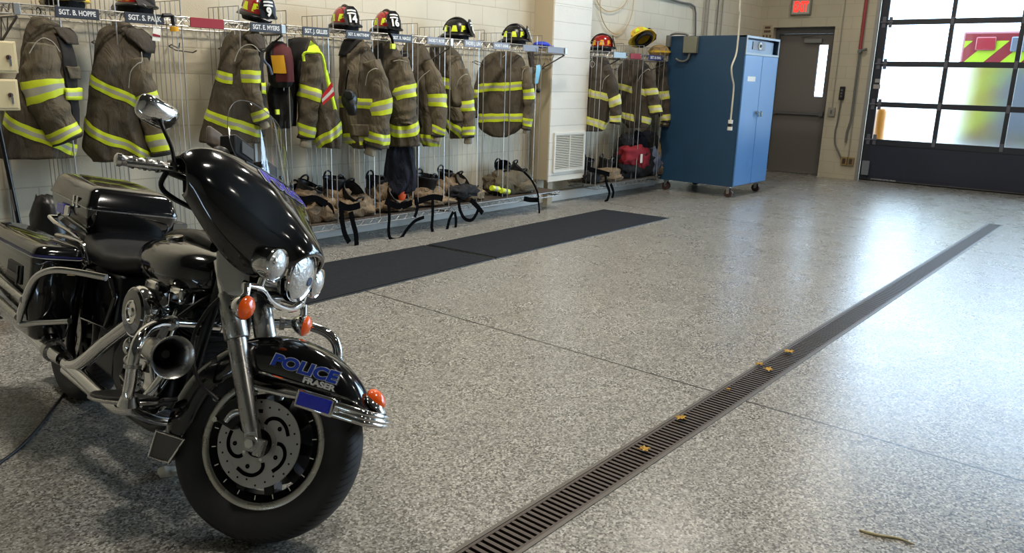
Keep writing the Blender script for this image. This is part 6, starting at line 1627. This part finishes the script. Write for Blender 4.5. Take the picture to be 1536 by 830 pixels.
# engine guard, siren, footboards
eg = MB()
for s in (-1, 1):
    eg.tube([(1.215, s*.02, .625), (1.23, s*.12, .640), (1.26, s*.22, .650), (1.31, s*.30, .650), (1.365, s*.358, .628), (1.395, s*.383, .58), (1.400, s*.386, .50), (1.395, s*.383, .425), (1.36, s*.33, .375), (1.27, s*.20, .31), (1.21, s*.08, .285)], .0185, 14, smooth=6)
EG = Bp(eg, 'engine_guard', 'chrome')
for s in (-1, 1):
    Bp(MB().tube([(1.397, s*.385, .548), (1.398, s*.385, .538)], .0265, 16), 'guard_clamp', 'steel', EG)
    Bp(MB().tube([(1.255, s*.205, .649), (1.262, s*.22, .6495)], .026, 16), 'guard_clamp', 'steel', EG)
    Bp(MB().tube([(1.394, s*.382, .445), (1.393, s*.380, .415)], [.024, .034], 16), 'guard_clamp', 'chrome', EG)
SI = Bp(MB().lathe([(.032, 0), (.037, .03), (.037, .09), (.042, .12), (.052, .155), (.0645, .182), (.0695, .188), (.0690, .193), (.063, .189), (.050, .160), (.042, .13), (.040, .06), (.001, .05)], (1.285, -.292, .575), (1, -.03, .07), 44, True), 'siren_horn', 'steel', smooth=50)
Bp(MB().lathe([(.038, .062), (.026, .065), (.025, .11), (.013, .135), (.001, .137)], (1.285, -.292, .575), (1, -.03, .07), 28), 'siren_driver', 'dark', SI)
Bp(MB().tube([(1.30, -.25, .645), (1.30, -.27, .60)], .012, 8), 'siren_bracket', 'steel', SI)
for s in (-1, 1):
    th = math.radians(12)
    def fbp(u, v, w): return V((1.02+u*math.cos(th)-w*math.sin(th), s*(.262+v), .330+u*math.sin(th)*.98+w*math.cos(th)))
    out = [(0.0, .0), (-.012, .04), (.0, .085), (.05, .118), (.14, .135), (.24, .132), (.32, .115), (.365, .075), (.375, .03), (.365, .0)]
    FB = Bp(MB().prism([fbp(u, v, 0) for u, v in out], fbp(0, 0, .012)-fbp(0, 0, 0)), 'footboard', 'steel', bevel=.004)
    c0 = (.18, .06); Bp(MB().prism([fbp(c0[0]+(u-c0[0])*.92, c0[1]+(v-c0[1])*.90, .0125) for u, v in out], fbp(0, 0, .01)-fbp(0, 0, 0)), 'footboard_pad', 'rubber', FB, bevel=.003)
    Bp(MB().tube([fbp(.08, .03, -.02), V((1.05, s*.12, .27))], .014, 8).tube([fbp(.30, .03, -.02), V((1.20, s*.10, .30))], .014, 8), 'footboard_bracket', 'blackmetal', FB)
Bp(MB().tube([(1.10, -.18, .30), (1.22, -.21, .33), (1.30, -.24, .36), (1.36, -.245, .40)], .011, 10, smooth=4), 'brake_pedal', 'chrome')
Bp(MB().box((1.37, -.25, .41), (.07, .05, .016), Matrix.Rotation(-.5, 3, 'Y')), 'pedal_pad', 'rubber', bevel=.004)
Bp(MB().ball((.98, -.22, .50), (.02, .025, .035), 12, 8).tube([(.98, -.20, .40), (.98, -.22, .47)], .014, 8).ball((1.0, -.225, .455), (.02, .02, .02), 10, 6), 'master_cylinder', 'chrome')
# stand under the left side, resting on the floor
foot = bw((.93, .34, 0)); foot.z = .012
st = MB().tube([bw((.90, .13, .22)), bw((.92, .22, .12)), foot], [.016, .014, .013], 10)
st.tube([foot-V((.03, 0, .004)), foot+V((.03, 0, -.004))], .012, 8)
st.build('side_stand', M['chrome'], bike)
# whip of black gear behind the box on the far right rear
t = thing('gear_sack', (1.0, 4.6, 0), 'black glossy gear sack leaning against the wall behind the motorcycle box', 'sack')
c = onY(74, 345, 5.0)
mb = MB(); 
rings = []
for i in range(1, 12):
    tt = PI*i/12
    rings.append([V((c.x+(.11+.03*noise.noise(V((i, k*.4, 0))))*math.sin(tt)**.7*math.cos(2*PI*k/20), 5.0+.13*math.sin(tt)**.7*math.sin(2*PI*k/20), max(.002, .38+.40*math.cos(tt)+.03*noise.noise(V((k*.5, i, 3)))))) for k in range(20)])
t.location = (c.x, 5.0, 0)
mb.loft(rings, True, True, True).build('sack_body', plain('shiny black fabric', srgb(14, 14, 15), .35, bump=.6, bscale=9), t, smooth=180)
# ================================================================== light
w = bpy.data.worlds.new('daylight'); scene.world = w; w.use_nodes = True
bg = w.node_tree.nodes['Background']; bg.inputs[0].default_value = (.57, .78, 1.0, 1); bg.inputs[1].default_value = 11.0
def area(name, loc, size, size_y, power, col, rot, portal=False):
    l = bpy.data.lights.new(name, 'AREA'); l.shape = 'RECTANGLE'; l.size = size; l.size_y = size_y; l.energy = power; l.color = col
    if portal: l.cycles.is_portal = True
    o = bpy.data.objects.new(name, l); COL.objects.link(o); o.location = loc; o.rotation_euler = rot; return o
for i, (y0, y1, h) in enumerate(OP[1:]):
    area('bay_daylight_portal', (EX+.32, (y0+y1)/2, h/2), y1-y0, h, 1, (1, 1, 1), (PI/2, 0, PI/2), True)
for x, y, p in ((1.7, 4.3, 95), (5.2, 4.0, 160), (8.4, 4.1, 70), (11.9, 3.4, 48), (3.2, .6, 92), (8.0, .2, 14), (3.4, -4.0, 40), (8.0, -4.2, 16)):
    area('ceiling_lamp', (x, y, CZ-.12), .62, .30, p, (1.0, .93, .82), (0, 0, 0))
scene.view_settings.view_transform = 'Standard'
scene.view_settings.exposure = 0.0
scene.render.film_transparent = False
scene.cycles.max_bounces = 8; scene.cycles.diffuse_bounces = 4; scene.cycles.glossy_bounces = 4; scene.cycles.transparent_max_bounces = 12
scene.cycles.sample_clamp_indirect = 4.0
scene.cycles.use_denoising = True
